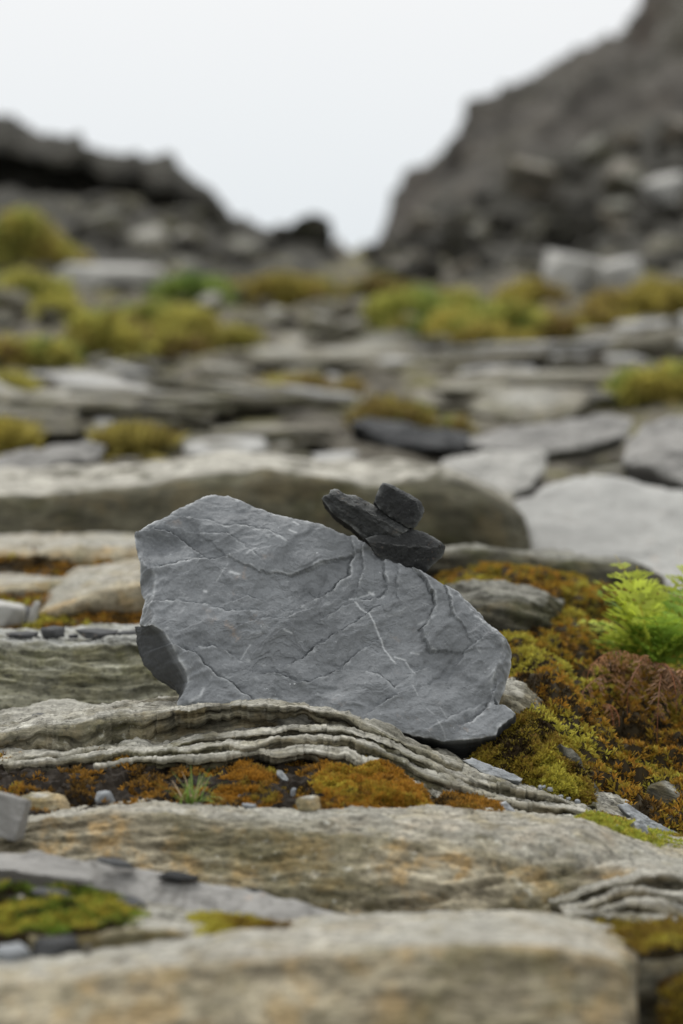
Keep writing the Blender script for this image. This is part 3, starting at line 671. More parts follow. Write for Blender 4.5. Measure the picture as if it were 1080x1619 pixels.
# ------------------------------------------------------------------ the moss bank on the right
moss('moss_bank', [[(640, 915, 3.02), (800, 905, 3.02), (900, 925, 3.02), (1000, 955, 3.0), (1400, 1018, 3.0)],
                   [(650, 950, 2.8), (800, 930, 2.8), (900, 945, 2.8), (1000, 985, 2.8), (1400, 1038, 2.8)],
                   [(690, 1010, 2.55), (800, 1010, 2.55), (870, 1015, 2.55), (950, 1050, 2.55), (1080, 1080, 2.55), (1400, 1128, 2.55)],
                   [(740, 1110, 2.33), (830, 1075, 2.33), (890, 1095, 2.33), (960, 1135, 2.33), (1080, 1165, 2.33), (1400, 1208, 2.33)],
                   [(760, 1180, 2.17), (840, 1145, 2.17), (900, 1180, 2.17), (960, 1225, 2.17), (1080, 1250, 2.17), (1400, 1288, 2.17)],
                   [(765, 1232, 2.10), (850, 1228, 2.10), (930, 1266, 2.09), (1000, 1300, 2.07), (1080, 1330, 2.06), (1400, 1368, 2.06)],
                   [(765, 1300, 2.08), (930, 1330, 2.07), (1000, 1340, 2.04), (1080, 1385, 2.0), (1400, 1438, 1.98)]],
     'orange and olive moss bank sloping down on the right below the fern', [DK, BR, OR, OL, OR, OL, OL, YG, YG], 20000, .0085, 42, .028, 14, 170, 130, cscale=10)
moss('moss_cushion', [[(755, 1185, 2.24), (800, 1135, 2.25), (832, 1120, 2.25), (868, 1140, 2.23), (905, 1185, 2.2), (938, 1245, 2.15)],
                      [(750, 1195, 2.14), (800, 1150, 2.15), (835, 1138, 2.15), (870, 1160, 2.14), (905, 1205, 2.11), (938, 1255, 2.08)],
                      [(748, 1202, 2.10), (800, 1190, 2.08), (840, 1190, 2.07), (880, 1215, 2.06), (910, 1240, 2.05), (938, 1264, 2.05)],
                      [(745, 1214, 2.08), (800, 1225, 2.05), (850, 1240, 2.04), (890, 1252, 2.03), (938, 1270, 2.04)],
                      [(745, 1235, 2.07), (850, 1262, 2.05), (938, 1285, 2.04)]],
     'rounded olive moss cushion under the right tip of the grey slab', [DK, OL, BR, OL, OL, YG, YG], 12500, .0062, 43, .010, 42, 130, 80, cscale=16, wid=.32)
moss('moss_patch', [[(905, 1300, 2.0), (1000, 1320, 2.0), (1110, 1345, 2.0)], [(905, 1302, 1.93), (960, 1310, 1.93), (1020, 1335, 1.93), (1110, 1360, 1.93)],
                    [(905, 1312, 1.87), (960, 1322, 1.87), (1020, 1345, 1.87), (1110, 1372, 1.87)], [(905, 1340, 1.85), (1110, 1400, 1.85)]],
     'bright yellow green moss strip along the right end of the front ledge', [BR, OL, YG, LG, YG, LG], 6500, .006, 44, .012, 30, 100, 40, cscale=22, wid=.32)

# ------------------------------------------------------------------ the supporting ledge and its recess
def groove(lines):
    def f(W, S, T, n):
        px, py, _ = proj(W); px = px + 14 * fbm(W * 20, 3, .5, 3); py = py + 5 * fbm(W * 30, 3, .5, 4)
        h = np.zeros(px.shape)
        for ln, dep, wd in lines:
            dist, _s = polydist(px, py, ln); x0, x1 = ln[0][0], ln[-1][0]
            h -= dep * np.exp(-(dist / wd) ** 2)
        return h
    return f
sup_core, _ = ledge('ledge_core', [[(-320, 1150, 2.30), (150, 1118, 2.28), (400, 1105, 2.26), (600, 1150, 2.24), (760, 1215, 2.2), (900, 1240, 2.16), (1010, 1290, 2.1)],
                     [(-320, 1178, 2.07), (0, 1158, 2.07), (60, 1145, 2.07), (130, 1135, 2.07), (250, 1124, 2.065), (330, 1117, 2.06), (400, 1115, 2.06), (470, 1121, 2.06), (540, 1133, 2.06), (600, 1156, 2.055), (660, 1184, 2.05), (730, 1214, 2.05), (800, 1236, 2.05), (860, 1248, 2.05), (920, 1266, 2.05), (1010, 1300, 2.04)],
                     [(-320, 1188, 2.055), (0, 1168, 2.055), (130, 1145, 2.055), (250, 1133, 2.05), (400, 1123, 2.05), (540, 1142, 2.05), (600, 1165, 2.045), (660, 1194, 2.04), (730, 1223, 2.04), (800, 1244, 2.0), (860, 1256, 2.0), (920, 1274, 2.0), (1010, 1308, 2.0)],
                     [(-320, 1210, 2.05), (0, 1192, 2.05), (200, 1172, 2.045), (400, 1160, 2.04), (540, 1162, 2.0), (600, 1180, 2.0), (660, 1207, 2.025), (730, 1232, 2.015), (800, 1252, 2.005), (920, 1282, 2.005), (1010, 1312, 2.015)],
                     [(-320, 1216, 2.020), (0, 1200, 2.020), (200, 1186, 2.015), (400, 1172, 2.010), (540, 1172, 2.005), (610, 1195, 2.000), (660, 1222, 1.990), (730, 1250, 1.975), (800, 1268, 1.975), (920, 1290, 1.985), (1010, 1318, 2.005)],
                     [(-320, 1234, 2.005), (0, 1218, 2.005), (200, 1204, 2.000), (400, 1196, 1.995), (540, 1200, 1.990), (620, 1222, 1.985), (670, 1255, 1.965), (730, 1282, 1.945), (800, 1292, 1.945), (920, 1302, 1.965), (1010, 1325, 1.995)],
                     [(-320, 1246, 2.0), (0, 1228, 2.0), (200, 1216, 2.0), (400, 1210, 2.025), (540, 1216, 2.015), (630, 1250, 1.995), (680, 1300, 1.945), (730, 1310, 1.925), (800, 1310, 1.925), (920, 1312, 1.945), (1010, 1335, 1.995)]],
      M_SUPPORT, None, 1, 340, 110, 2, 1, drop=.1, lump=.007, ls=14, st=.0055, sf=(5, 46), warp=.018, fine=.0016, seed=21, terr=.009, tf=34,
      extra=groove([([(-60, 1215), (150, 1192), (270, 1186), (420, 1176), (560, 1172)], .024, 5), ([(250, 1180), (330, 1163), (420, 1150), (500, 1140), (570, 1150)], .018, 7),
                    ([(420, 1188), (540, 1182), (600, 1195)], .009, 4), ([(560, 1150), (640, 1195), (720, 1235), (820, 1258)], .010, 5), ([(700, 1262), (760, 1262), (800, 1275)], .014, 9),
                    ([(640, 1215), (700, 1245), (760, 1252)], .008, 4), ([(820, 1262), (880, 1262), (940, 1285)], .008, 4)]), cat=None)

sup = empty('layered_ledge', tuple(sup_core.location), label='layered tan ledge carrying the grey slab, split into driftwood like beds', cat='rock ledge')
sup_core.parent = sup; sup_core.location = (0, 0, 0); sup_core['kind'] = ''; del sup_core['kind']
bed(sup, [(-320, 1180, 36), (0, 1159, 38), (75, 1142, 40), (165, 1130, 44), (230, 1124, 40), (275, 1120, 26), (350, 1115, 16), (420, 1113, 13), (480, 1119, 13), (540, 1131, 15), (590, 1147, 18), (640, 1172, 18), (690, 1195, 16), (740, 1214, 15), (800, 1234, 13), (880, 1254, 12), (950, 1276, 10)], M_SUPPORT, 2.035, 61, 1, 520, 60, back=.2)
bed(sup, [(-320, 1212, 12), (0, 1196, 12), (120, 1187, 12), (250, 1176, 13), (360, 1160, 13), (460, 1150, 12), (540, 1150, 12), (600, 1168, 14), (650, 1192, 14), (710, 1218, 14), (770, 1238, 12), (850, 1258, 10)], M_SUPPORT, 2.010, 62, 1, 480, 50)
bed(sup, [(-320, 1222, 18), (0, 1207, 20), (130, 1195, 19), (270, 1184, 18), (400, 1172, 18), (540, 1163, 20), (600, 1184, 22), (650, 1209, 22), (700, 1232, 20), (760, 1252, 16), (830, 1268, 12)], M_SUPPORT, 1.985, 63, 1, 480, 56)
bed(sup, [(150, 1211, 7), (210, 1203, 10), (350, 1192, 14), (470, 1184, 14), (545, 1186, 16), (600, 1207, 22), (650, 1234, 24), (690, 1256, 22), (750, 1272, 16), (800, 1280, 12)], M_SUPPORT, 1.965, 64, 1, 420, 50)
bed(sup, [(655, 1258, 22), (690, 1278, 18), (740, 1284, 16), (800, 1290, 14), (860, 1290, 14), (920, 1296, 12), (985, 1312, 10)], M_SUPPORT, 1.935, 65, 1, 260, 46)
bed(sup, [(740, 1232, 10), (800, 1243, 12), (870, 1260, 14), (930, 1278, 14), (1000, 1304, 10)], M_SUPPORT, 1.995, 66, 1, 260, 44)
bed(sup, [(770, 1262, 12), (830, 1266, 14), (880, 1276, 14), (940, 1292, 12), (1010, 1316, 10)], M_SUPPORT, 1.965, 67, 1, 260, 44)
moss('moss_recess', [[(-320, 1225, 2.03), (300, 1205, 2.02), (560, 1205, 2.0), (690, 1275, 1.95)], [(-320, 1250, 1.97), (300, 1235, 1.96), (560, 1235, 1.95), (690, 1280, 1.92)],
                     [(-320, 1275, 1.89), (300, 1268, 1.89), (560, 1272, 1.88), (690, 1292, 1.87)], [(-320, 1310, 1.83), (300, 1305, 1.83), (690, 1310, 1.84)]],
     'dark brown and rusty moss filling the hollow under the layered ledge', [DK, DK, BR, BR, OR, BR, OR, OL], 9500, .006, 45, .016, 26, 200, 60, cscale=14, base=(.022, .016, .010), hole=lambda px, py, p, rs: fbm(p * 24, 3, .5, 9) + rs.normal(size=len(p)) * .08 > .0)
moss('moss_patch', [[(690, 1264, 1.99), (740, 1268, 1.98), (800, 1284, 1.96)], [(690, 1272, 1.94), (740, 1278, 1.93), (800, 1290, 1.92)], [(690, 1288, 1.90), (740, 1290, 1.89), (800, 1296, 1.89)], [(690, 1310, 1.87), (800, 1312, 1.87)]],
     'brown moss wedge at the right foot of the layered ledge', [DK, BR, OR, BR, OL], 1500, .0055, 52, .008, 34, 50, 30)
moss('moss_cushion', [[(455, 1235, 1.96), (520, 1212, 1.97), (600, 1212, 1.97), (650, 1245, 1.95), (690, 1285, 1.9)], [(455, 1250, 1.93), (520, 1225, 1.94), (600, 1224, 1.94), (650, 1255, 1.92), (690, 1288, 1.88)],
                      [(460, 1275, 1.88), (530, 1262, 1.88), (610, 1262, 1.875), (690, 1292, 1.86)], [(465, 1295, 1.85), (600, 1300, 1.85), (690, 1305, 1.85)]],
     'golden brown moss cushion in the hollow at the foot of the layered ledge', [BR, OR, OR, OL, OR, YE], 9000, .0055, 46, .008, 36, 100, 50, cscale=18)
moss('moss_cushion', [[(330, 1245, 1.95), (390, 1215, 1.97), (460, 1240, 1.95)], [(330, 1255, 1.92), (395, 1228, 1.935), (462, 1255, 1.92)], [(335, 1280, 1.87), (400, 1268, 1.87), (465, 1280, 1.87)], [(340, 1300, 1.85), (465, 1300, 1.85)]],
     'rusty moss hump right of the grass tuft', [BR, OR, OR, BR, OL], 4500, .0055, 47, .008, 36, 60, 40, cscale=18)

# ------------------------------------------------------------------ front ledges
ledge('rock_ledge', [[(-20, 1290, 1.98), (300, 1268, 1.96), (700, 1285, 1.96), (930, 1300, 1.96), (1400, 1418, 1.9)],
                     [(-20, 1300, 1.84), (60, 1284, 1.84), (150, 1278, 1.84), (300, 1277, 1.84), (500, 1281, 1.84), (700, 1291, 1.84), (850, 1298, 1.84), (930, 1303, 1.84), (985, 1328, 1.83), (1060, 1352, 1.82), (1400, 1413, 1.8)],
                     [(-20, 1310, 1.795), (60, 1294, 1.79), (150, 1287, 1.79), (300, 1286, 1.79), (500, 1290, 1.79), (700, 1301, 1.79), (850, 1312, 1.79), (930, 1322, 1.79), (985, 1345, 1.785), (1060, 1368, 1.78), (1400, 1428, 1.77)],
                     [(-20, 1330, 1.775), (200, 1315, 1.77), (500, 1325, 1.76), (700, 1345, 1.75), (850, 1360, 1.745), (1000, 1375, 1.745), (1400, 1448, 1.74)],
                     [(-20, 1400, 1.75), (200, 1400, 1.745), (500, 1410, 1.73), (700, 1430, 1.71), (850, 1440, 1.7), (1000, 1440, 1.7), (1400, 1488, 1.7)],
                     [(-20, 1490, 1.73), (500, 1490, 1.71), (850, 1500, 1.68), (1400, 1538, 1.68)]],
      M_FRONT, 'broad tan and grey ledge below the mossy hollow, running across the picture', 1, 400, 125, 3, .7, drop=.05, lump=.006, ls=9, st=.0042, sf=(5, 30), warp=.03, fine=.0014, topr=(.86, .97), seed=24, terr=.004, tf=20,
      extra=groove([([(640, 1432), (760, 1405), (900, 1372), (980, 1352)], .007, 4), ([(700, 1398), (800, 1370), (870, 1345)], .005, 4), ([(760, 1452), (860, 1425), (920, 1400)], .007, 4), ([(560, 1440), (680, 1425), (800, 1418)], .005, 4), ([(60, 1330), (250, 1338), (420, 1330)], .004, 4), ([(320, 1300), (480, 1306), (620, 1318)], .004, 3)]))
fr0 = P(1040, 1500, 1.66); fur = empty('furrowed_rock', tuple(fr0), label='furrowed tan rock at the lower right edge with deep lengthwise grooves', cat='rock')
for k, (lp, dd) in enumerate([([(870, 1428, 6), (930, 1400, 14), (1000, 1378, 20), (1060, 1386, 20), (1400, 1428, 20)], 1.70), ([(885, 1436, 6), (950, 1416, 14), (1020, 1404, 18), (1080, 1414, 18), (1400, 1458, 18)], 1.675),
                              ([(890, 1444, 6), (950, 1432, 12), (1020, 1426, 18), (1080, 1438, 18), (1400, 1482, 18)], 1.655), ([(895, 1452, 6), (960, 1446, 12), (1030, 1448, 16), (1080, 1458, 16), (1400, 1502, 16)], 1.635)]):
    bed(fur, [(a, b, c * 1.5) for a, b, c in lp], M_SUPPORT, dd, 71 + k, 1, 200, 44, back=.12, under=.03)
moss('moss_patch', [[(880, 1460, 1.66), (1150, 1470, 1.66)], [(885, 1472, 1.62), (1150, 1476, 1.62)], [(890, 1490, 1.55), (1150, 1490, 1.55)], [(890, 1510, 1.5), (1150, 1510, 1.5)]],
     'thin brown moss strip below the furrowed rock at lower right', [DK, OL, BR, OL, YG], 2200, .006, 48, .008, 30, 70, 30)
plate('grey_slab', [(-60, 1335), (60, 1343), (150, 1358), (250, 1375), (330, 1393), (400, 1408), (480, 1425), (560, 1445), (640, 1470), (620, 1490), (540, 1492), (470, 1480), (400, 1460), (330, 1446), (250, 1434), (200, 1412), (120, 1392), (40, 1380), (-60, 1372)],
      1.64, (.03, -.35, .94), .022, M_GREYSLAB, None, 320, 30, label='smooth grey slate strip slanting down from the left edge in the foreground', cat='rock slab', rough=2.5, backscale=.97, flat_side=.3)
ledge('rock_ledge', [[(-320, 1420, 1.62), (200, 1432, 1.62), (420, 1470, 1.6)], [(-320, 1425, 1.57), (100, 1425, 1.57), (260, 1440, 1.57), (420, 1475, 1.56)], [(-320, 1440, 1.56), (200, 1445, 1.55), (420, 1485, 1.55)],
                     [(-320, 1500, 1.56), (420, 1500, 1.56)]], M_SUPPORT, 'dark layered edge under the slanting grey slate strip', 1, 160, 50, lump=.006, st=.004, seed=26)
moss('moss_patch', [[(-240, 1405, 1.585), (120, 1420, 1.58), (220, 1440, 1.58)], [(-240, 1430, 1.55), (120, 1440, 1.55), (230, 1452, 1.55)], [(-240, 1470, 1.5), (120, 1465, 1.5), (235, 1465, 1.5)], [(-240, 1500, 1.47), (235, 1480, 1.47)]],
     'green moss in the pocket at the lower left edge', [DK, DK, GR, OL, YG, GR], 5000, .006, 49, .010, 30, 80, 40, cscale=16)
moss('moss_patch', [[(300, 1452, 1.56), (470, 1475, 1.55)], [(305, 1460, 1.52), (475, 1478, 1.52)], [(310, 1472, 1.49), (480, 1484, 1.49)], [(310, 1490, 1.47), (480, 1495, 1.47)]],
     'thin mossy seam between the slanting slate and the nearest ledge', [DK, BR, OL, YG], 1800, .005, 50, .006, 40, 70, 24)
ledge('tan_rock', [[(40, 1470, 1.53), (220, 1452, 1.54), (400, 1470, 1.53)], [(45, 1478, 1.49), (100, 1462, 1.5), (230, 1454, 1.5), (340, 1460, 1.5), (400, 1478, 1.49)], [(48, 1488, 1.47), (220, 1472, 1.465), (400, 1485, 1.48)],
                   [(50, 1520, 1.47), (400, 1515, 1.48)]], M_NEAR, 'flat tan stone lying in the mossy pocket at lower left', 1, 150, 50, lump=.005, st=.002, seed=27, cat='rock')
ledge('rock_ledge', [[(-320, 1515, 1.62), (100, 1490, 1.62), (400, 1462, 1.62), (700, 1446, 1.62), (870, 1447, 1.62), (960, 1470, 1.6), (1012, 1500, 1.58)],
                     [(-320, 1540, 1.47), (0, 1523, 1.47), (150, 1503, 1.47), (300, 1487, 1.47), (400, 1476, 1.47), (550, 1464, 1.47), (700, 1455, 1.47), (870, 1455, 1.47), (915, 1472, 1.47), (960, 1488, 1.48), (1004, 1508, 1.52)],
                     [(-320, 1568, 1.38), (0, 1549, 1.38), (150, 1530, 1.38), (400, 1506, 1.38), (550, 1496, 1.38), (700, 1490, 1.38), (870, 1490, 1.38), (930, 1503, 1.38), (990, 1520, 1.385), (1002, 1526, 1.44)],
                     [(-320, 1582, 1.365), (150, 1543, 1.365), (400, 1518, 1.365), (700, 1503, 1.365), (870, 1504, 1.365), (950, 1516, 1.365), (992, 1528, 1.37), (1004, 1535, 1.43)],
                     [(-320, 1680, 1.32), (400, 1680, 1.32), (900, 1680, 1.335), (992, 1680, 1.34), (1004, 1680, 1.42)], [(-320, 1760, 1.32), (900, 1760, 1.32), (1006, 1760, 1.44)]],
      M_NEAR, 'nearest blurred tan ledge along the bottom edge of the picture', 1, 260, 90, 1.2, .8, lump=.0035, ls=12, st=.003, sf=(5, 26), topr=(.84, .96), seed=28)
ledge('dark_rock', [[(985, 1500, 1.66), (1400, 1508, 1.66)], [(985, 1508, 1.56), (1080, 1492, 1.56), (1400, 1510, 1.56)], [(985, 1540, 1.5), (1080, 1515, 1.5), (1400, 1533, 1.5)], [(985, 1700, 1.47), (1400, 1718, 1.47)]],
      M_RIGHT, 'dark rock in the bottom right corner', 1, 110, 80, lump=.015, ls=14, st=.004, seed=29, cat='rock')
moss('moss_patch', [[(1040, 1540, 1.52), (1400, 1543, 1.52)], [(1042, 1565, 1.48), (1400, 1568, 1.48)], [(1044, 1640, 1.45), (1400, 1658, 1.45)]],
     'brown moss on the dark rock in the bottom right corner', [DK, BR, OL, BR], 1500, .006, 51, .008, 30, 50, 40)
# ------------------------------------------------------------------ the big slate slab
T1 = lambda pts: [(200 + a / 3.372, 740 + b / 3.372) for a, b in pts]
T2 = lambda pts: [(500 + a / 3.176, 740 + b / 3.176) for a, b in pts]
nn_ = (np.nan, np.nan)
SLAB = [(212, 841), (218, 829), (240, 818), (262, 808), (298, 789), (316, 777), (327, 771), (344, 770), (360, 770), (370, 774), (381, 778), (404, 789), (420, 796), (431, 802), (448, 806), (467, 810), (496, 818),
        (520, 827), (540, 833), (550, 838), (560, 842), (574, 850), (595, 862), (616, 875), (657, 897), (695, 916), (717, 926), (749, 945), (764, 954), (774, 976), (799, 1001), (815, 1017), (812, 1042),
        (802, 1080), (793, 1102), (802, 1115)]
SLAB = [(a, b, *nn_) for a, b in SLAB] + [(815, 1129, 816, 1146), (800, 1142, 803, 1163), (788, 1152, 787, 1181), (783, 1162, 776, 1187), (760, 1168, 755, 1194), (727, 1170, 729, 1202), (701, 1170, 700, 1190), (664, 1164, 664, 1182), (626, 1158, 630, 1172),
        (590, 1152, 590, 1175), (540, 1146, 540, 1170), (480, 1140, 480, 1160), (420, 1134, 420, 1150), (360, 1126, 360, 1140), (320, 1118, 322, 1128), (281, 1119, 284, 1126), (280, 1110, 282, 1116), (290, 1097, 284, 1098), (298, 1078, 268, 1086),
        (293, 1062, 252, 1076), (286, 1050, 238, 1064), (280, 1037, 229, 1054), (273, 1022, 222, 1036), (259, 1003, 216, 1014), (240, 991, 215, 1000), (228, 985, 216, 990)] \
    + [(a, b, *nn_) for a, b in [(219, 977), (224, 958), (228, 942), (223, 930), (221, 915), (220, 900), (222, 885), (216, 870)]]
# traced flake edges: polyline, height of the step (m, + = the left-hand side of the walk stands proud), reach in px, scuffed edge 0..1
def neg(l): return l[::-1]
STEPS = [
    (T2([(0, 880), (120, 800), (200, 760), (270, 710), (330, 680)])[::-1] + [(496, 1022), (479, 1040), (455, 1049)], .0028, 42, .35),
    (T2([(240, 895), (200, 925), (130, 985), (60, 1030), (0, 1055)]) + [(490, 1078), (467, 1075), (443, 1063), (413, 1060)], .0026, 36, .45),
    (T1([(260, 960), (350, 990), (430, 1060), (530, 1130), (620, 1190), (690, 1245)])[::-1], .0036, 46, .5),
    (T1([(140, 530), (300, 490), (430, 470), (535, 452)])[::-1], .0028, 40, .5),
    (T1([(540, 455), (610, 510), (700, 550), (880, 555), (960, 530), (1079, 480)])[::-1] , -.0014, 60, .55),
    (T2([(180, 355), (190, 400), (165, 460), (165, 510), (110, 540), (90, 590), (0, 640)]), .0034, 40, .7),
    (T2([(0, 470), (90, 430), (175, 405)])[::-1], -.0022, 34, .6),
    (T2([(235, 370), (230, 420), (240, 480), (222, 555)]), .0020, 18, .6),
    (T2([(350, 430), (350, 500), (362, 590), (330, 630), (280, 640), (200, 640)]), .0026, 34, .6),
    (T2([(420, 460), (408, 520), (412, 600)]), .0014, 20, .3),
    (T2([(500, 500), (560, 560), (590, 620), (597, 690), (570, 745), (525, 795), (540, 845), (570, 898), (600, 899)]), .0032, 46, .55),
    (T2([(650, 570), (670, 640), (690, 720), (745, 810)]), .0016, 24, .55),
    (T2([(860, 830), (800, 880), (750, 905), (720, 960)]), .0016, 22, .2),
    (T2([(890, 1130), (860, 1200), (775, 1268)]), .0030, 26, .8),
    (T2([(395, 1145), (360, 1160), (305, 1203)]), .0036, 30, .5),
    (T2([(545, 980), (480, 1010), (430, 1070), (390, 1098), (320, 1028), (260, 1018)]), .0018, 22, .45),
    (T1([(340, 245), (440, 250), (520, 300), (620, 290), (740, 310), (830, 360)]), -.0018, 22, .75),
    (T1([(400, 330), (480, 350), (540, 350), (600, 390), (680, 450), (735, 505)]), -.0018, 26, .6),
    (T1([(60, 332), (150, 305), (250, 330), (320, 380), (385, 435)])[::-1], .0060, 26, .25),
    (T1([(120, 722), (280, 713), (430, 722), (540, 755), (700, 752)])[::-1], .0018, 30, .6),
    (T1([(390, 965), (450, 945), (540, 960), (615, 1015)])[::-1], .0022, 26, .5),
    (T1([(580, 700), (640, 680), (700, 690)])[::-1], .0022, 16, .3),
    (T1([(640, 830), (730, 800), (860, 790), (960, 740)])[::-1], .0010, 20, .2),
    (T2([(30, 740), (120, 690), (220, 640)])[::-1], .0012, 18, .3),
    (T2([(600, 1290), (700, 1240), (820, 1180)])[::-1], .0012, 20, .3),
]
SCR = [(T2([(268, 720), (320, 830), (350, 900), (400, 968)]), 1.2, .9), (T2([(456, 958), (500, 1020)]), 1.2, .65), (T2([(488, 1085), (513, 1140)]), 1.0, .5), (T2([(610, 1268), (652, 1355)]), 1.0, .5),
       (T2([(625, 1203), (655, 1255)]), 1.0, .4), (T2([(560, 1210), (590, 1238)]), 1.0, .35), (T2([(195, 650), (225, 690), (262, 712)]), 1.5, .8), (T2([(400, 935), (450, 948)]), 1.6, .7), (T2([(480, 910), (520, 915)]), 1.5, .6),
       (T2([(170, 630), (210, 630), (290, 600)]), 1.6, .7), (T2([(270, 600), (290, 610)]), 2, .9), (T1([(555, 550), (600, 565)]), 2.4, .9), (T1([(840, 860), (885, 870)]), 1.3, .8), (T1([(610, 1000), (660, 930)]), 1.2, .5),
       (T1([(870, 315), (905, 330)]), 1.5, .8), (T1([(890, 265), (920, 280)]), 1.4, .7), (T1([(640, 460), (690, 425)]), 1.6, .6), (T1([(480, 600), (540, 500)]), 1., .4), (T1([(830, 370), (850, 380)]), 1.6, .7), (T1([(415, 650), (425, 655)]), 2, .9),
       (T1([(690, 1230), (800, 1225)]), 2.6, .55), (T1([(340, 1255), (400, 1215), (410, 1180)]), 2.6, .6), (T2([(520, 765), (540, 760), (590, 740)]), 2, .4)]
CHAM_R = T2([(640, 560), (690, 600), (780, 700), (860, 770), (938, 860), (938, 930), (900, 1000), (880, 1080), (890, 1132)])
CHAM_L = [(214, 868), (231, 894), (244, 906), (242, 948), (236, 959), (244, 980), (240, 993)]
def slab_h(px, py, u, v, edge, tt):
    p3 = vec3(u, v, 0 * u)
    wx = px + 3.4 * fbm(p3 * 45, 4, .6, 1) + 1.6 * fbm(p3 * 160, 2, .6, 11); wy = py + 3.4 * fbm(p3 * 45, 4, .6, 2) + 1.6 * fbm(p3 * 160, 2, .6, 12)
    h = .017 * fbm(p3 * 5.5, 2, .4, 3) + .006 * fbm(p3 * 14, 2, .5, 4)
    sc_ = np.zeros(px.shape); nsc = fbm(p3 * 110, 3, .6, 4)
    for ln, a, reach, sf in STEPS:
        d, sg = polydist(wx, wy, ln); sd = -d * sg
        e0 = np.hypot(wx - ln[0][0], wy - ln[0][1]); e1 = np.hypot(wx - ln[-1][0], wy - ln[-1][1])
        end = sst(0, 16, e0) * sst(0, 16, e1)
        h += 2.0 * a * (sst(-1.0, 1.0, sd) - .5) * np.exp(-d / reach)
        low = sd if a < 0 else -sd                            # distance on the lower side: a crack runs along the foot of the step
        h -= .75 * abs(a) * np.exp(-((low - 1.3) / 1.4) ** 2) * end * np.clip(.6 + nsc, 0, 1.2)
        sc_ = np.maximum(sc_, sf * np.exp(-((low + 2.0) / 2.2) ** 2) * .8 * np.clip(.4 + 1.4 * nsc, 0, 1))
    # thin flakes that fan out over the cleavage face
    ang = vec3(u * 2.2 + v * 1.1, v * 5.5 - u * 2.4, 0 * u)
    wa = vec3(fbm(p3 * 14, 4, .55, 8), fbm(p3 * 14, 4, .55, 9), 0 * u)
    tz = fbm(ang * 2.0 + .5 * wa, 3, .45, 5) * 8
    msk = np.clip(.35 + 1.5 * fbm(p3 * 13, 2, .5, 41), 0, 1)
    h += .0009 * terrace(tz, .07) * msk
    fr = tz - np.floor(tz)
    sc_ = np.maximum(sc_, .35 * np.exp(-((fr - .985) / .022) ** 2) * msk * np.clip(.25 + 1.6 * nsc, 0, 1))
    f2 = fbm(ang * 5 + .7 * wa, 3, .5, 6) * 8
    h += .00045 * terrace(f2, .06)
    fr2 = f2 - np.floor(f2); sc_ = np.maximum(sc_, .22 * np.exp(-((fr2 - .985) / .03) ** 2) * np.clip(.2 + 1.6 * nsc, 0, 1))
    h += .00035 * fbm(p3 * vec3(90, 160, 1), 3, .55, 7) + .0005 * ridged(p3 * 26, 3, .5, 14)
    # hollow below the notch, valley through the middle
    h -= .010 * np.exp(-(((px - 268) / 46) ** 2 + ((py - 856) / 16) ** 2))
    h -= .006 * np.exp(-(((px - 700) / 40) ** 2 + ((py - 1050) / 26) ** 2))
    h += .008 * np.exp(-(((px - 590) / 46) ** 2 + ((py - 1088) / 22) ** 2))
    # upper facet leans back towards the ridge
    h -= .00011 * np.clip(840 - (py - .28 * (px - 330)), 0, 120) * .9
    # chamfers at right and left
    d, sg = polydist(wx, wy, CHAM_R); out_ = (sg < 0) if False else (-(d * sg))
    right = np.where((px > 690) & (py < 1112), np.clip(np.where(out_ > 0, d, 0), 0, 60), 0)
    h -= .0011 * right + .002 * sst(0, 6, right) * fbm(p3 * vec3(120, 60, 1), 3, .6, 31)
    sc_ = np.maximum(sc_, .7 * np.exp(-(d / 3.) ** 2) * (py < 1125) * np.clip(.4 + fbm(p3 * 90, 3, .6, 22), 0, 1))
    d, sg = polydist(wx, wy, CHAM_L)
    left = np.where((px < 270) & (py > 866) & (py < 1000), np.clip(np.where(d * sg > 0, d, 0), 0, 60), 0)
    h -= .0012 * left
    sc_ = np.maximum(sc_, .6 * np.exp(-(d / 3.) ** 2) * np.clip(.4 + fbm(p3 * 90, 3, .6, 23), 0, 1))
    h -= .004 * np.exp(-edge / .004) * (.7 + .8 * fbm(p3 * 55, 3, .5, 24))
    for ln, wd, st in SCR:
        d, _ = polydist(px + 1.2 * nsc, py, ln); sc_ = np.maximum(sc_, st * np.exp(-(d / wd) ** 2))
    return h, {'scuff': np.clip(sc_, 0, 1)}
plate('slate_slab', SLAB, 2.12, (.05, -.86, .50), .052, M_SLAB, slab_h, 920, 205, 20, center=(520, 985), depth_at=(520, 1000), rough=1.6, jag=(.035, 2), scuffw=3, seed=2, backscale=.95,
      label='large grey slate slab leaning back on the layered ledge, three dark stones on its edge', cat='slate slab')

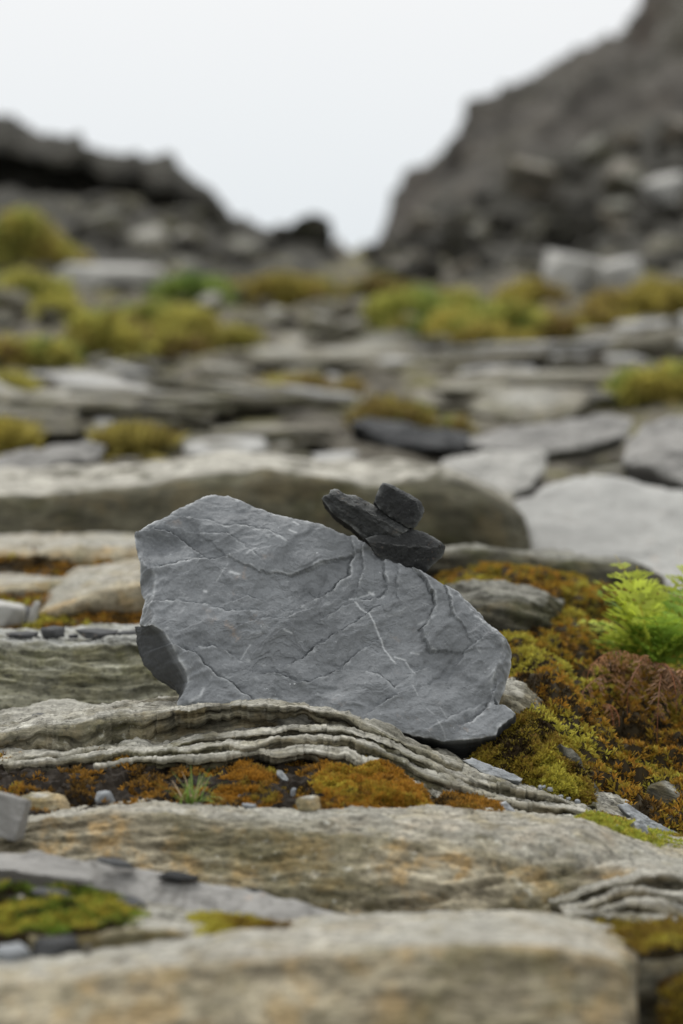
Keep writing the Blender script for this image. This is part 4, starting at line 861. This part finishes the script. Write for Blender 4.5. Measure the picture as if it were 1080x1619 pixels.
# ------------------------------------------------------------------ three dark stones balanced on the slab
T5 = lambda pts: [(490 + a / 4.5, 750 + b / 4.5) for a, b in pts]
def facets(fl, bev=.004, rough=.0012, lay=None, seed=0):
    """front relief from planes given as (px, py, slope_x, slope_y, height): the lowest plane wins"""
    def f(px, py, u, v, edge, tt):
        p3 = vec3(u, v, 0 * u) + seed
        h = None; sc_ = np.zeros(px.shape); prev = None
        for x0, y0, gx, gy, h0 in fl:
            q = h0 + (px - x0 + 3 * fbm(p3 * 90, 3, .6, 3)) * gx * .0007 + (py - y0 + 3 * fbm(p3 * 90, 3, .6, 4)) * gy * .0007
            if h is None: h = q
            else:
                sc_ = np.maximum(sc_, .55 * np.exp(-(np.abs(h - q) / .0007) ** 2) * np.clip(.45 + fbm(p3 * 120, 3, .6, 5), 0, 1)); h = np.minimum(h, q)
        h = h - bev * np.exp(-edge / .003) + 0.8 * rough * fbm(p3 * 130, 4, .6, 6) + .0012 * fbm(p3 * 45, 2, .5, 7)
        if lay:
            h = h + lay[0] * terrace(fbm(vec3((u * lay[2] + v * lay[3]) * lay[1], (u * lay[3] - v * lay[2]) * lay[1] * .12, 0 * u), 3, .5, 8) * 4, .3) / 2
        return h, {'scuff': sc_}
    return f
plate('dark_stone', T5([(390, 458), (470, 436), (560, 424), (650, 402), (740, 388), (800, 402), (860, 440), (968, 512), (965, 548), (940, 590), (880, 640), (790, 735), (745, 735), (700, 720), (620, 672), (540, 625), (460, 560)]),
      2.182, (.10, -.93, .25), .045, M_DARK, facets([(640, 862, 0, .55, .012), (640, 862, .12, -.5, .014), (690, 865, -1.1, -.5, .012)], seed=1), 220, 50, 10, rough=1.1, seed=11,
      label='lowest of the three dark stones, a brown topped wedge on the slab edge', cat='stone')
plate('dark_stone', T5([(85, 178), (98, 160), (135, 150), (145, 118), (175, 102), (205, 106), (235, 128), (268, 142), (325, 136), (380, 165), (450, 206), (560, 280), (650, 335), (742, 386), (690, 405), (620, 460), (540, 500), (440, 505), (384, 455), (300, 375), (220, 318), (150, 262), (118, 220)]),
      2.19, (.02, -.95, .25), .05, M_DARK2, facets([(566, 812, .35, -.65, .014), (572, 806, -.65, 1.2, .012)], lay=(.0012, 160, .55, .83), seed=2), 260, 60, 10, rough=1.4, seed=12,
      label='long layered dark stone slanting to the upper left on the slab edge', cat='stone')
plate('dark_stone', T5([(458, 196), (472, 140), (498, 84), (515, 66), (545, 66), (600, 88), (680, 132), (740, 168), (792, 202), (814, 250), (800, 300), (772, 347), (740, 388), (700, 384), (640, 348), (560, 300), (494, 252)]),
      2.190, (.06, -.95, .22), .04, M_DARK, facets([(630, 800, .12, -.2, .012), (632, 776, -.5, 1.1, .010), (665, 805, -1.2, .2, .010)], seed=3), 200, 46, 10, rough=1.0, seed=13,
      label='small square dark stone balanced on top of the long slanting stone', cat='stone')

# ------------------------------------------------------------------ small stones and chips
G1 = None
for (px, py, w_, h_, sd, lb) in [(40, 1004, 50, 9, 61, 'thin dark flake at the left end of the row on the olive ledge'), (86, 1000, 40, 17, 62, 'largest dark pebble of the row on the olive ledge top'),
                                 (115, 1006, 18, 5, 63, 'tiny dark chip between the pebbles on the olive ledge'), (158, 1002, 62, 11, 64, 'long flat dark pebble of the row on the olive ledge top'), (203, 1003, 34, 10, 65, 'low dark pebble on the olive ledge touching the grey slab')]:
    chunk('pebble', px, py, 2.45, w_, h_, M_CHIPD, lb, sd, .8, (0, .03, .2), .55, 3, 'pebble', 'dark pebbles on the olive ledge', planes=6, rough=.07)
chunk('pebble', 62, 1134, 2.12, 26, 9, M_CHIPD, 'dark pebble in the crevice below the olive ledge', 66, .8, (0, -.1, .2), .6, 3, 'pebble', planes=6, rough=.07)
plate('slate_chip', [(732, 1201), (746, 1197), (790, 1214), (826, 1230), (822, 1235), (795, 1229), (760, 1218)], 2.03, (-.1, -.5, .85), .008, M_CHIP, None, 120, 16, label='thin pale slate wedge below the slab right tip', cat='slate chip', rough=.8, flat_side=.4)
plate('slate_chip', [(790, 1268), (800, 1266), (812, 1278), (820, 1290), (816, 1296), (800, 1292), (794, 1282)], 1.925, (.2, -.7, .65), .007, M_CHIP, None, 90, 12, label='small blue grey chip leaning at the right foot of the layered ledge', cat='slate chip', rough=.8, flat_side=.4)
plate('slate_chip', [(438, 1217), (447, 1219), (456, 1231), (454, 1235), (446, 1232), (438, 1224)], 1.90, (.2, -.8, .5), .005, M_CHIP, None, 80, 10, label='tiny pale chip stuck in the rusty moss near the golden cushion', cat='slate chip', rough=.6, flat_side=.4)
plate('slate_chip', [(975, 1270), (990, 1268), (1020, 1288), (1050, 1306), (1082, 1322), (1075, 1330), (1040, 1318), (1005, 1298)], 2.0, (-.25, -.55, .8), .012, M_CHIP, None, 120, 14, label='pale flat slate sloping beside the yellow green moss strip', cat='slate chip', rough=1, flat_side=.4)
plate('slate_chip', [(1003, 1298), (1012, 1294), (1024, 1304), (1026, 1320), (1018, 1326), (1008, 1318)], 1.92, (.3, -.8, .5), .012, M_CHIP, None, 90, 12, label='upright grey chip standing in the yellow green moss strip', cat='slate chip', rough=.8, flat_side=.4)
chunk('rock', 985, 1225, 2.17, 60, 26, M_RIGHT, 'low grey stone half sunk in the moss bank below the dead fern', 171, .8, (.3, .5, .2), .5, 4)
chunk('rock', 905, 1060, 2.43, 46, 20, M_RIGHT, 'small flat grey stone in the moss bank behind the slab right end', 172, .8, (.3, .2, .2), .5, 3)
chunk('rock', 1062, 1272, 2.12, 90, 48, M_RIGHT, 'dark smooth rock at the right edge below the moss bank', 71, .8, (.1, .5, .2), .5, 4)
plate('rock', [(888, 1175), (905, 1180), (925, 1205), (945, 1240), (970, 1285), (955, 1292), (930, 1262), (908, 1220)], 2.07, (.45, -.75, .5), .03, M_RIGHT, None, 120, 16, label='narrow dark rock strip showing beside the olive moss cushion', cat='rock', rough=1.5)
chunk('rock', 18, 1292, 1.76, 62, 68, M_GREYSLAB, 'grey block at the left edge on the front ledge', 73, 1., (.12, .28, .35), .62, 5, rough=.02)
chunk('pebble', 64, 1269, 1.86, 92, 24, M_NEAR, 'flat tan stone in the hollow near the left edge', 74, .7, (0, 0, .1), .6, 3, 'pebble', planes=6, rough=.07)
chunk('pebble', 165, 1262, 1.86, 30, 22, M_CHIP, 'square grey pebble in the rusty hollow left of the grass', 75, .8, (0, 0, .3), .8, 3, 'pebble', planes=6, rough=.07)
chunk('pebble', 487, 1270, 1.83, 36, 22, M_NEAR, 'round tan pebble before the golden moss cushion', 76, .8, (0, 0, .3), .8, 3, 'pebble', planes=6, rough=.07)
chunk('pebble', 396, 1275, 1.83, 24, 7, M_CHIP, 'flat pale chip at the hollow rim right of the grass', 77, .8, (0, .1, .3), .6, 3, 'pebble', planes=6, rough=.07)
chunk('pebble', 464, 1253, 1.88, 10, 14, M_CHIP, 'tiny upright pale chip beside the golden moss cushion', 78, .8, (0, .1, .3), .8, 3, 'pebble', planes=6, rough=.07)
chunk('pebble', 182, 1364, 1.655, 76, 6, M_CHIPD, 'dark flake on the slanting slate nearest the left edge', 79, .5, (0, .22, .1), .5, 3, 'pebble', planes=6, rough=.07)
chunk('pebble', 286, 1386, 1.655, 72, 9, M_DARK, 'largest black flake on the upper rim of the slanting slate', 80, .5, (0, .12, .1), .5, 3, 'pebble', planes=6, rough=.07)
chunk('pebble', 402, 1409, 1.65, 30, 6, M_DARK, 'smallest black flake on the upper rim of the slanting slate', 81, .5, (0, .2, .1), .5, 3, 'pebble', planes=6, rough=.07)
chunk('pebble', 20, 1508, 1.45, 66, 24, M_CHIP, 'grey stone at the left edge above the nearest ledge', 82, .8, (0, 0, .1), .6, 3, 'pebble', planes=6, rough=.07)
chunk('pebble', 92, 1496, 1.47, 84, 34, M_CHIPD, 'dark stone leaning on the flat tan stone at lower left', 83, .8, (0, -.1, .1), .6, 3, 'pebble', planes=6, rough=.07)
chunk('pebble', 138, 1502, 1.43, 16, 14, M_BACKL, 'tiny orange tan pebble above the nearest ledge', 84, .8, (0, -.1, .1), .8, 3, 'pebble', planes=6, rough=.07)
chunk('pebble', 80, 1416, 1.56, 60, 20, M_CHIPD, 'dark stone under the slanting slate in the green moss', 85, .8, (0, .1, .1), .6, 3, 'pebble', planes=6, rough=.07)
chunk('pebble', 200, 1432, 1.57, 70, 18, M_CHIPD, 'dark shelf stone below the middle of the slanting slate', 86, .8, (0, .25, .1), .5, 3, 'pebble', planes=6, rough=.07)
chunk('pebble', 855, 960, 2.66, 50, 36, M_RIGHT, 'small grey knob beside the rounded striped rock', 87, .8, (0, .1, .1), .7, 3, 'pebble', planes=6, rough=.07)
chunk('pebble', 818, 918, 2.8, 20, 12, M_BACKL, 'small pinkish pebble in the orange moss behind the slab', 88, .8, (0, .1, .1), .7, 3, 'pebble', planes=6, rough=.07)
rs = np.random.RandomState(5)
ci = 0
gravel = [(860 + rs.uniform(-30, 60), 1262 + rs.uniform(-6, 8), 2.0, rs.uniform(6, 13)) for _ in range(9)] + [(985 + rs.uniform(-30, 95), 1322 + rs.uniform(-14, 14), 1.9, rs.uniform(8, 18)) for _ in range(12)] \
    + [(rs.uniform(430, 560), 1277 + rs.uniform(-3, 4), 1.86, rs.uniform(6, 14)) for _ in range(5)] + [(rs.uniform(60, 460), 1272 + rs.uniform(-12, 4), 1.87, rs.uniform(5, 12)) for _ in range(10)]
for (px, py, d, w_) in gravel:
    py += (px - 900) * .34 if (px > 850 and d > 1.95) else ((px - 985) * .38 if d > 1.88 and px > 850 else 0)
    rg = 'right' if px > 850 else 'hollow'
    chunk('gravel_chip', px, py, d, w_, w_ * .55, M_CHIP, 'tiny grey slate chip in the seam at the right end of the layered ledge' if rg == 'right' else 'tiny grey slate chip in the rusty mossy hollow', 100 + ci, .8, (rs.uniform(-.3, .3), rs.uniform(-.4, .4), rs.uniform(0, 3)), .5, 2, 'slate chip',
          'grey chips at the right end of the layered ledge' if rg == 'right' else 'grey chips in the rusty hollow', planes=6)
    ci += 1

# ------------------------------------------------------------------ fern, dead fronds, grass
def frond_geo(base, az, length, up, droop, rs, npair=15, width=.36, roll=0, col=(.17, .34, .03), curl=0., twist=0., nl=9):
    """a twice divided fern frond: midrib with paired leaflets, each leaflet lobed"""
    t = np.linspace(0, 1, 40); el = up - droop * t ** 1.4 - curl * t ** 3
    step = length / 40; hx = np.cumsum(np.cos(el)) * step; hz = np.cumsum(np.sin(el)) * step
    hd = np.array([math.cos(az), math.sin(az), 0]); mid = np.array(base) + hx[:, None] * hd + hz[:, None] * np.array([0, 0, 1.])
    sdv = np.array([-math.sin(az), math.cos(az), 0])
    V = []; Q = []; Cc = []; b_ = 0
    def quad(a, b, c, d, cl):
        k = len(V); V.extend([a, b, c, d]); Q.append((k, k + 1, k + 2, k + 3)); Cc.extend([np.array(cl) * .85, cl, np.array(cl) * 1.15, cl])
    col = np.array(col)
    for i in range(39):
        tg = unit(mid[i + 1] - mid[i]); ww = .0012 * (1 - .7 * t[i])
        quad(mid[i] - sdv * ww, mid[i + 1] - sdv * ww, mid[i + 1] + sdv * ww, mid[i] + sdv * ww, col * np.array([1.0, .7, .6]))
    for k in range(npair):
        f = .16 + .84 * k / npair; i = min(int(f * 39), 38); tg = unit(mid[i + 1] - mid[i]); nr = unit(np.cross(tg, sdv)); nr = nr if nr[2] > 0 else -nr
        prof = (min(1, (f - .05) / .2)) * (1 - f) ** .75 + .04
        pl = length * width * prof * rs.uniform(.85, 1.12)
        for sgn in (-1, 1):
            pd = unit(sdv * sgn * math.cos(roll) + tg * .45 + nr * (rs.uniform(-.05, .25) - twist) + rs.normal(size=3) * (.06 + .3 * twist))
            n2 = unit(np.cross(pd, tg)); pp = unit(np.cross(n2, pd))
            cl = col * rs.uniform(.75, 1.25)
            for j in range(nl):
                g = (j + .5) / nl; p0 = mid[i] + pd * pl * g + np.array([0, 0, -1.]) * pl * .22 * g * g * (1 + 2 * curl)
                lw = pl * .30 * (1 - g * .85) * rs.uniform(.8, 1.2)
                for s2 in (-1, 1):
                    ld = unit(pp * s2 + pd * .5 + n2 * rs.uniform(-.35, .25)); e_ = p0 + ld * lw
                    hw = pd * pl / nl * .75
                    quad(p0 - hw * .7, p0 + ld * lw * .55 - hw, e_, p0 + ld * lw * .55 + hw, cl * rs.uniform(.85, 1.15))
    return np.array(V), np.array(Q), np.array(Cc)
rs = np.random.RandomState(9)
def add_frond(par, geo):
    V, q, c_ = geo; nm = 39                                   # the first 39 quads are the midrib
    f = put('frond', V[nm * 4:], q[nm:] - nm * 4, None, M_FERN, None, {'col': c_[nm * 4:]}, False, parent=par)
    m = put('midrib', V[:nm * 4], q[:nm], None, M_FERN, None, {'col': c_[:nm * 4]}, False, parent=par); m.parent = f
fb = P(1040, 1062, 2.44)
fern = empty('fern', tuple(fb), label='bright green fern growing from the moss bank at the right edge', cat='fern')
for az, ln, up, dr in [(2.85, .15, 1.2, .8), (3.45, .135, .95, .7), (2.2, .155, 1.4, .7), (1.1, .15, 1.3, .8), (.2, .15, 1.1, .8), (-.6, .14, .9, .7), (4.3, .12, 1.15, .9), (3.7, .11, .65, .5), (5.3, .12, .9, .8), (1.7, .14, 1.5, .6), (2.6, .11, .9, .9), (3.1, .14, 1.35, .9), (4.7, .11, 1.3, 1.0), (.7, .14, 1.45, .7), (3.3, .09, .5, .6)]:
    add_frond(fern, frond_geo(fb + rs.normal(size=3) * .012 * np.array([1, 1, .3]), az, ln * rs.uniform(.95, 1.12), up, dr, rs, 7, .60, col=[(.44, .50, .06), (.32, .42, .05), (.20, .31, .04)][rs.randint(3)], nl=5))
dead = [((1035, 1058, 2.36), [(3.6, .13, .6, 1.5), (4.2, .15, .5, 1.5), (4.8, .14, .4, 1.3), (5.3, .14, .5, 1.5), (3.2, .11, .6, 1.6), (4.5, .18, .3, 1.2), (5.0, .17, .35, 1.3), (3.9, .16, .4, 1.3), (5.7, .12, .5, 1.4), (4.35, .12, .7, 1.7)], 'brown withered fern fronds hanging below the green fern'),
        ((940, 1118, 2.31), [(3.4, .06, .8, 1.9), (4.3, .07, .6, 1.6), (5.2, .07, .7, 1.7), (.2, .05, .9, 1.9), (4.8, .085, .4, 1.4), (2.7, .05, 1.0, 1.8), (3.9, .06, 1.0, 1.9)], 'small clump of curled brown dead fern on the moss bank')]
for (bp, fr, lb) in dead:
    b0 = P(*bp); em = empty('dead_fern', tuple(b0), label=lb, cat='dead fern')
    for az, ln, up, dr in fr:
        add_frond(em, frond_geo(b0 + rs.normal(size=3) * .012, az, ln, up, dr, rs, 9, .21, col=np.array((.27, .145, .068)) * rs.uniform(.45, 1.3), curl=.9, twist=.9, nl=4))
def grass(px, py, d, nbl, ln, label, cols, seed, spread=.9):
    rs = np.random.RandomState(seed); b0 = P(px, py, d); em = empty('grass_tuft', tuple(b0), label=label, cat='grass tuft')
    for k in range(nbl):
        az = rs.uniform(0, 6.28); lean = rs.uniform(.1, spread); L_ = ln * rs.uniform(.55, 1.1); t = np.linspace(0, 1, 7)
        th = math.pi / 2 - lean - rs.uniform(.3, 1.0) * t ** 1.3
        hd = np.array([math.cos(az), math.sin(az), 0]); m = b0 + rs.normal(size=3) * np.array([.006, .004, 0]) * ln / .05 + np.cumsum(np.cos(th))[:, None] / 7 * L_ * hd + np.cumsum(np.sin(th))[:, None] / 7 * L_ * np.array([0, 0, 1.])
        sd = unit(np.cross(hd, [0, 0, 1.]) + rs.normal(size=3) * .3) * (.0012 * (1.15 - t))[:, None] * (ln / .05)
        V = np.stack([m - sd, m + sd], 1).reshape(-1, 3); q = [(2 * i, 2 * i + 1, 2 * i + 3, 2 * i + 2) for i in range(6)]
        c_ = np.broadcast_to(np.array(cols[rs.randint(len(cols))]) * rs.uniform(.7, 1.25), V.shape)
        put('blade', V, q, None, M_GRASS, None, {'col': c_}, parent=em)
grass(303, 1276, 1.845, 54, .040, 'little green grass tuft in the rusty hollow under the layered ledge', [(.20, .30, .06), (.16, .25, .05), (.26, .30, .10), (.36, .27, .17)], 1)
grass(352, 1280, 1.845, 8, .02, 'sparse grass shoots right of the little grass tuft', [(.18, .25, .06), (.3, .25, .12)], 2)

# ------------------------------------------------------------------ blurred ground behind
mound('moss_mound', 618, 645, 5.4, 105, 85, 'domed brown green moss mound before the long dark slate', [BR, OL, BR, OL, GR], 5000, .022, 201)
mound('moss_mound', 1060, 605, 6.4, 170, 62, 'yellow green moss mound at the right edge in the middle distance', [BR, OL, YE, YG, GR, YG], 5000, .028, 202)
mound('moss_mound', 35, 355, 15.5, 150, 170, 'tall yellow moss hummock at the left edge below the crag', [BR, OL, YE, YG, OL, GR, YE], 9000, .06, 203)
mound('moss_mound', 165, 520, 9.8, 150, 90, 'yellow green moss hummock left of centre behind the pale slab', [BR, OL, YG, YE, GR, YG], 6000, .04, 204)
mound('moss_mound', 290, 520, 9.9, 120, 80, 'olive moss hummock nearest the middle of the left slope', [OL, YG, OL, YE], 5000, .04, 205)
mound('moss_mound', 45, 550, 8.6, 140, 60, 'golden moss hummock at the left edge in front of the slope', [BR, YE, YG, OL, GR], 5000, .035, 206)
mound('moss_mound', 650, 478, 11.5, 105, 62, 'bright green moss hummock right of the saddle', [GR, LG, GR, YG], 5000, .045, 207)
mound('moss_mound', 800, 495, 10.6, 150, 90, 'large golden moss hummock below the scree on the right', [BR, OL, YE, GR, YG, YE], 7000, .045, 208)
mound('moss_mound', 300, 458, 12.8, 75, 34, 'small bright green clump under the left crag', [GR, LG, GR], 2500, .05, 209)
mound('moss_mound', 445, 455, 12.5, 85, 34, 'small golden clump below the saddle', [OL, YE, BR], 2500, .05, 210)
mound('moss_mound', 1040, 475, 11.5, 110, 40, 'low ochre moss clump under the pale scree blocks at right', [YE, BR, YE, OL], 3000, .05, 211)
mound('moss_mound', 25, 450, 12.5, 110, 46, 'low green moss clump at the left edge under the yellow hummock', [GR, YG, OL], 3000, .05, 212)
mound('moss_mound', 600, 460, 12.2, 90, 36, 'dull olive moss clump at the foot of the scree', [OL, BR, GR], 2500, .05, 213)
mound('moss_mound', 840, 470, 11.8, 80, 40, 'rusty yellow clump beside the large golden hummock', [YE, OL, BR], 2500, .05, 214)
for k, (px, py, w_, h_, lb, cols) in enumerate([(90, 480, 90, 40, 'low yellow moss patch under the left hummock', [YE, YG, OL]), (240, 490, 80, 36, 'pale green moss patch above the olive hummock', [YG, LG, OL]), (360, 530, 70, 30, 'small olive moss patch right of the olive hummock', [OL, YG]),
        (500, 450, 70, 26, 'faint green moss patch under the saddle', [OL, YG, BR]), (720, 470, 60, 36, 'yellow moss patch left of the large golden hummock', [YE, YG]), (770, 530, 90, 36, 'rusty moss patch before the large golden hummock', [OR, OL, YE]), (205, 712, 80, 9, 'flat olive moss seam above the long ledge', [OL, BR, OL]),
        (20, 620, 60, 26, 'yellow green moss patch at the left edge of the middle ground', [YG, OL]), (480, 618, 90, 22, 'thin olive moss patch left of the domed mound', [OL, BR, YG]), (945, 500, 80, 34, 'dull ochre moss patch under the pale blocks', [OL, YE, BR]), (10, 706, 44, 10, 'tiny yellow moss patch at the left edge above the grey slate', [YE, OL]), (690, 510, 80, 30, 'green moss patch below the bright green hummock', [GR, OL, YG])]):
    mound('moss_patch', px, py, 0, w_, h_, lb, cols, 1800, .03, 230 + 9 * k)
chunk('pale_slab', 175, 437, dsolve(175, 458), 165, 30, M_PALE, 'pale flat block below the left crag', 301, .5, (.12, .02, .2), .5, 5, 'rock slab')
chunk('rock', 915, 432, dsolve(915, 465), 120, 52, M_PALE, 'largest pale block at the foot of the right scree', 302, .7, (.15, .12, .2), .6, 5)
chunk('rock', 980, 440, dsolve(980, 462), 90, 56, M_PALE, 'whitish block beside the largest pale scree block', 303, .8, (.2, -.2, .2), .7, 4)
chunk('rock', 842, 285, 18.6, 84, 50, M_BACKL, 'pale boulder high on the dark scree slope', 304, .8, (.3, .1, .2), .7, 4)
chunk('rock', 1052, 305, 17.8, 72, 50, M_PALE, 'pale boulder at the right edge of the scree', 305, .8, (.3, -.3, .2), .7, 4)
chunk('rock', 1072, 210, 21, 50, 36, M_BACKL, 'small pale boulder at the right edge high above the scree', 306, .8, (.3, .2, .2), .7, 4)
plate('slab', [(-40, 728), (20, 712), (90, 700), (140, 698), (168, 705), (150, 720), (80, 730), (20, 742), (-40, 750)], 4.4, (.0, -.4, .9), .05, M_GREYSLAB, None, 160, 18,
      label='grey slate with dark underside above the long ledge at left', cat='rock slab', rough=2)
# shared rock shapes, copied out as individual stones
PROTO = {}
def proto(i, mat, flat):
    k = (i, mat.name, flat)
    if k not in PROTO:
        V, t = chunk_data((1, 1, 1), 400 + i, 3, 8, flat, .05, .05)
        uv = np.stack([V[:, 0] + V[:, 1] * .3, V[:, 2] + V[:, 1] * .25], -1); nz = np.clip(unit(V)[:, 2], 0, 1)
        PROTO[k] = mk_mesh('rock', V, None, t, mat, uv, {'top': sst(.4, .8, nz)})
    return PROTO[k]
LM = [(0, 'left edge'), (90, 'left moss hummocks'), (190, 'pale flat block'), (300, 'olive hummock'), (440, 'golden clump'), (560, 'saddle'), (640, 'bright green hummock'), (790, 'large golden hummock'), (930, 'pale scree blocks'), (1060, 'right edge')]
TONE = {'schist_mid': 'tan', 'pale_grey_slate': 'light grey', 'crag_light': 'pale', 'schist_right': 'olive', 'crag_rock': 'blackish'}
BARE = [(100, 350, 470, 572), (0, 115, 515, 590), (595, 705, 445, 515), (715, 880, 440, 545), (560, 675, 590, 680), (985, 1090, 565, 640), (-60, 110, 265, 440), (90, 260, 405, 470), (860, 1025, 385, 478), (265, 335, 438, 480), (400, 490, 435, 475), (550, 1010, 650, 735), (680, 870, 690, 790), (-40, 170, 695, 760)]
def scatter(n, name, pxr, dr, wpx, hw, mats, flat, label, cat, group, seed, tilt=.15, lift=.2, base=None, keep=None, depth=(.6, 1.1)):
    rs = np.random.RandomState(seed); k = 0
    for _ in range(n * 4):
        if k >= n: break
        px = rs.uniform(*pxr); d = math.exp(rs.uniform(math.log(dr[0]), math.log(dr[1]))); wp = rs.uniform(*wpx)
        p = gpos(px, d) if base is None else base(px, d, rs)
        py = proj(p)[1]; hh = rs.uniform(*hw)
        if keep is not None and not keep(px, py): continue
        if wp > 55 and any(a - wp * .3 < px < b + wp * .3 and c < py < e_ + wp * hh for a, b, c, e_ in BARE): continue
        w_ = wp / F * d; h_ = w_ * hh
        mi = rs.randint(len(mats)); o = bpy.data.objects.new(name, proto(rs.randint(7), mats[mi], flat)); C.objects.link(o)
        o.scale = (w_, w_ * rs.uniform(*depth), h_ / flat * .9); o.rotation_euler = (rs.normal() * tilt, rs.normal() * tilt, rs.uniform(-.5, .5) + (math.pi if rs.rand() < .5 else 0))
        o.location = (p[0], p[1], p[2] + h_ * lift)
        lm = min(LM, key=lambda q: abs(q[0] - px))[1]; q = (wp - wpx[0]) / (wpx[1] - wpx[0]); sz = 'small' if q < .33 else ('middling' if q < .66 else 'large')
        tag(o, label.format(sz=sz, tone=TONE[mats[mi].name], lm=lm), cat, group); k += 1
scatter(90, 'flat_rock', (-60, 1140), (4.5, 6.4), (60, 260), (.05, .13), [M_MID, M_MID, M_MID, M_RIGHT, M_PALEGREY], .30, '{sz} {tone} slate lying flat behind the long ledge below the {lm}', 'rock', 'flat slates behind the long ledge', 11, .10, keep=lambda px, py: py > 600, lift=.35)
scatter(40, 'long_slab', (-40, 1120), (4.6, 8.5), (200, 420), (.03, .07), [M_MID, M_MID, M_PALEGREY, M_RIGHT], .28, '{sz} {tone} long thin slab lying across the middle ground below the {lm}', 'rock slab', 'long slabs on the middle ground', 21, .06, lift=.6, depth=(.35, .6))
scatter(100, 'flat_rock', (-60, 1140), (6.2, 9.5), (40, 170), (.07, .2), [M_MID, M_MID, M_BACKL, M_RIGHT, M_PALEGREY], .32, '{sz} {tone} flat rock on the middle ground before the {lm}', 'rock', 'flat rocks on the middle ground', 12, .14, lift=.35)
scatter(90, 'rock', (-60, 1140), (9.5, 15), (25, 100), (.2, .5), [M_MID, M_BACKL, M_RIGHT, M_MID, M_BACK], .5, '{sz} {tone} blurred rock on the rising slope near the {lm}', 'rock', 'rocks on the rising slope', 13, .25)
def on_scree(px, d, rs):
    t = (d - 14) / 8.5; y1 = np.interp(px, [a for a, b in HS], [b for a, b in HS]); y0 = np.interp(px, [570, 700, 900, 1080, 1300], [450, 455, 445, 430, 400])
    return P(px, y0 + (y1 - y0) * t, d - .25)
scatter(100, 'scree_boulder', (590, 1130), (14, 22.3), (22, 80), (.35, .75), [M_BACK, M_BACK, M_RIGHT, M_BACK, M_BACK, M_BACK, M_BACKL], .6, '{sz} {tone} boulder on the right scree slope above the {lm}', 'boulder', 'boulders of the right scree', 14, .35, base=on_scree)
def on_crag(px, d, rs):
    t = (d - 14) / 7.; return P(px, np.interp(px, [-220, 0, 300, 526], [440, 445, 455, 460]) * (1 - t) + np.interp(px, [-220, 0, 150, 300, 420, 526], [320, 305, 325, 355, 400, 420]) * t, d - .2)
scatter(80, 'crag_boulder', (-60, 500), (14, 21), (25, 90), (.3, .65), [M_BACK, M_BACK, M_MID, M_RIGHT, M_RIGHT], .55, '{sz} {tone} boulder under the left crag above the {lm}', 'boulder', 'boulders under the left crag', 15, .3, base=on_crag)
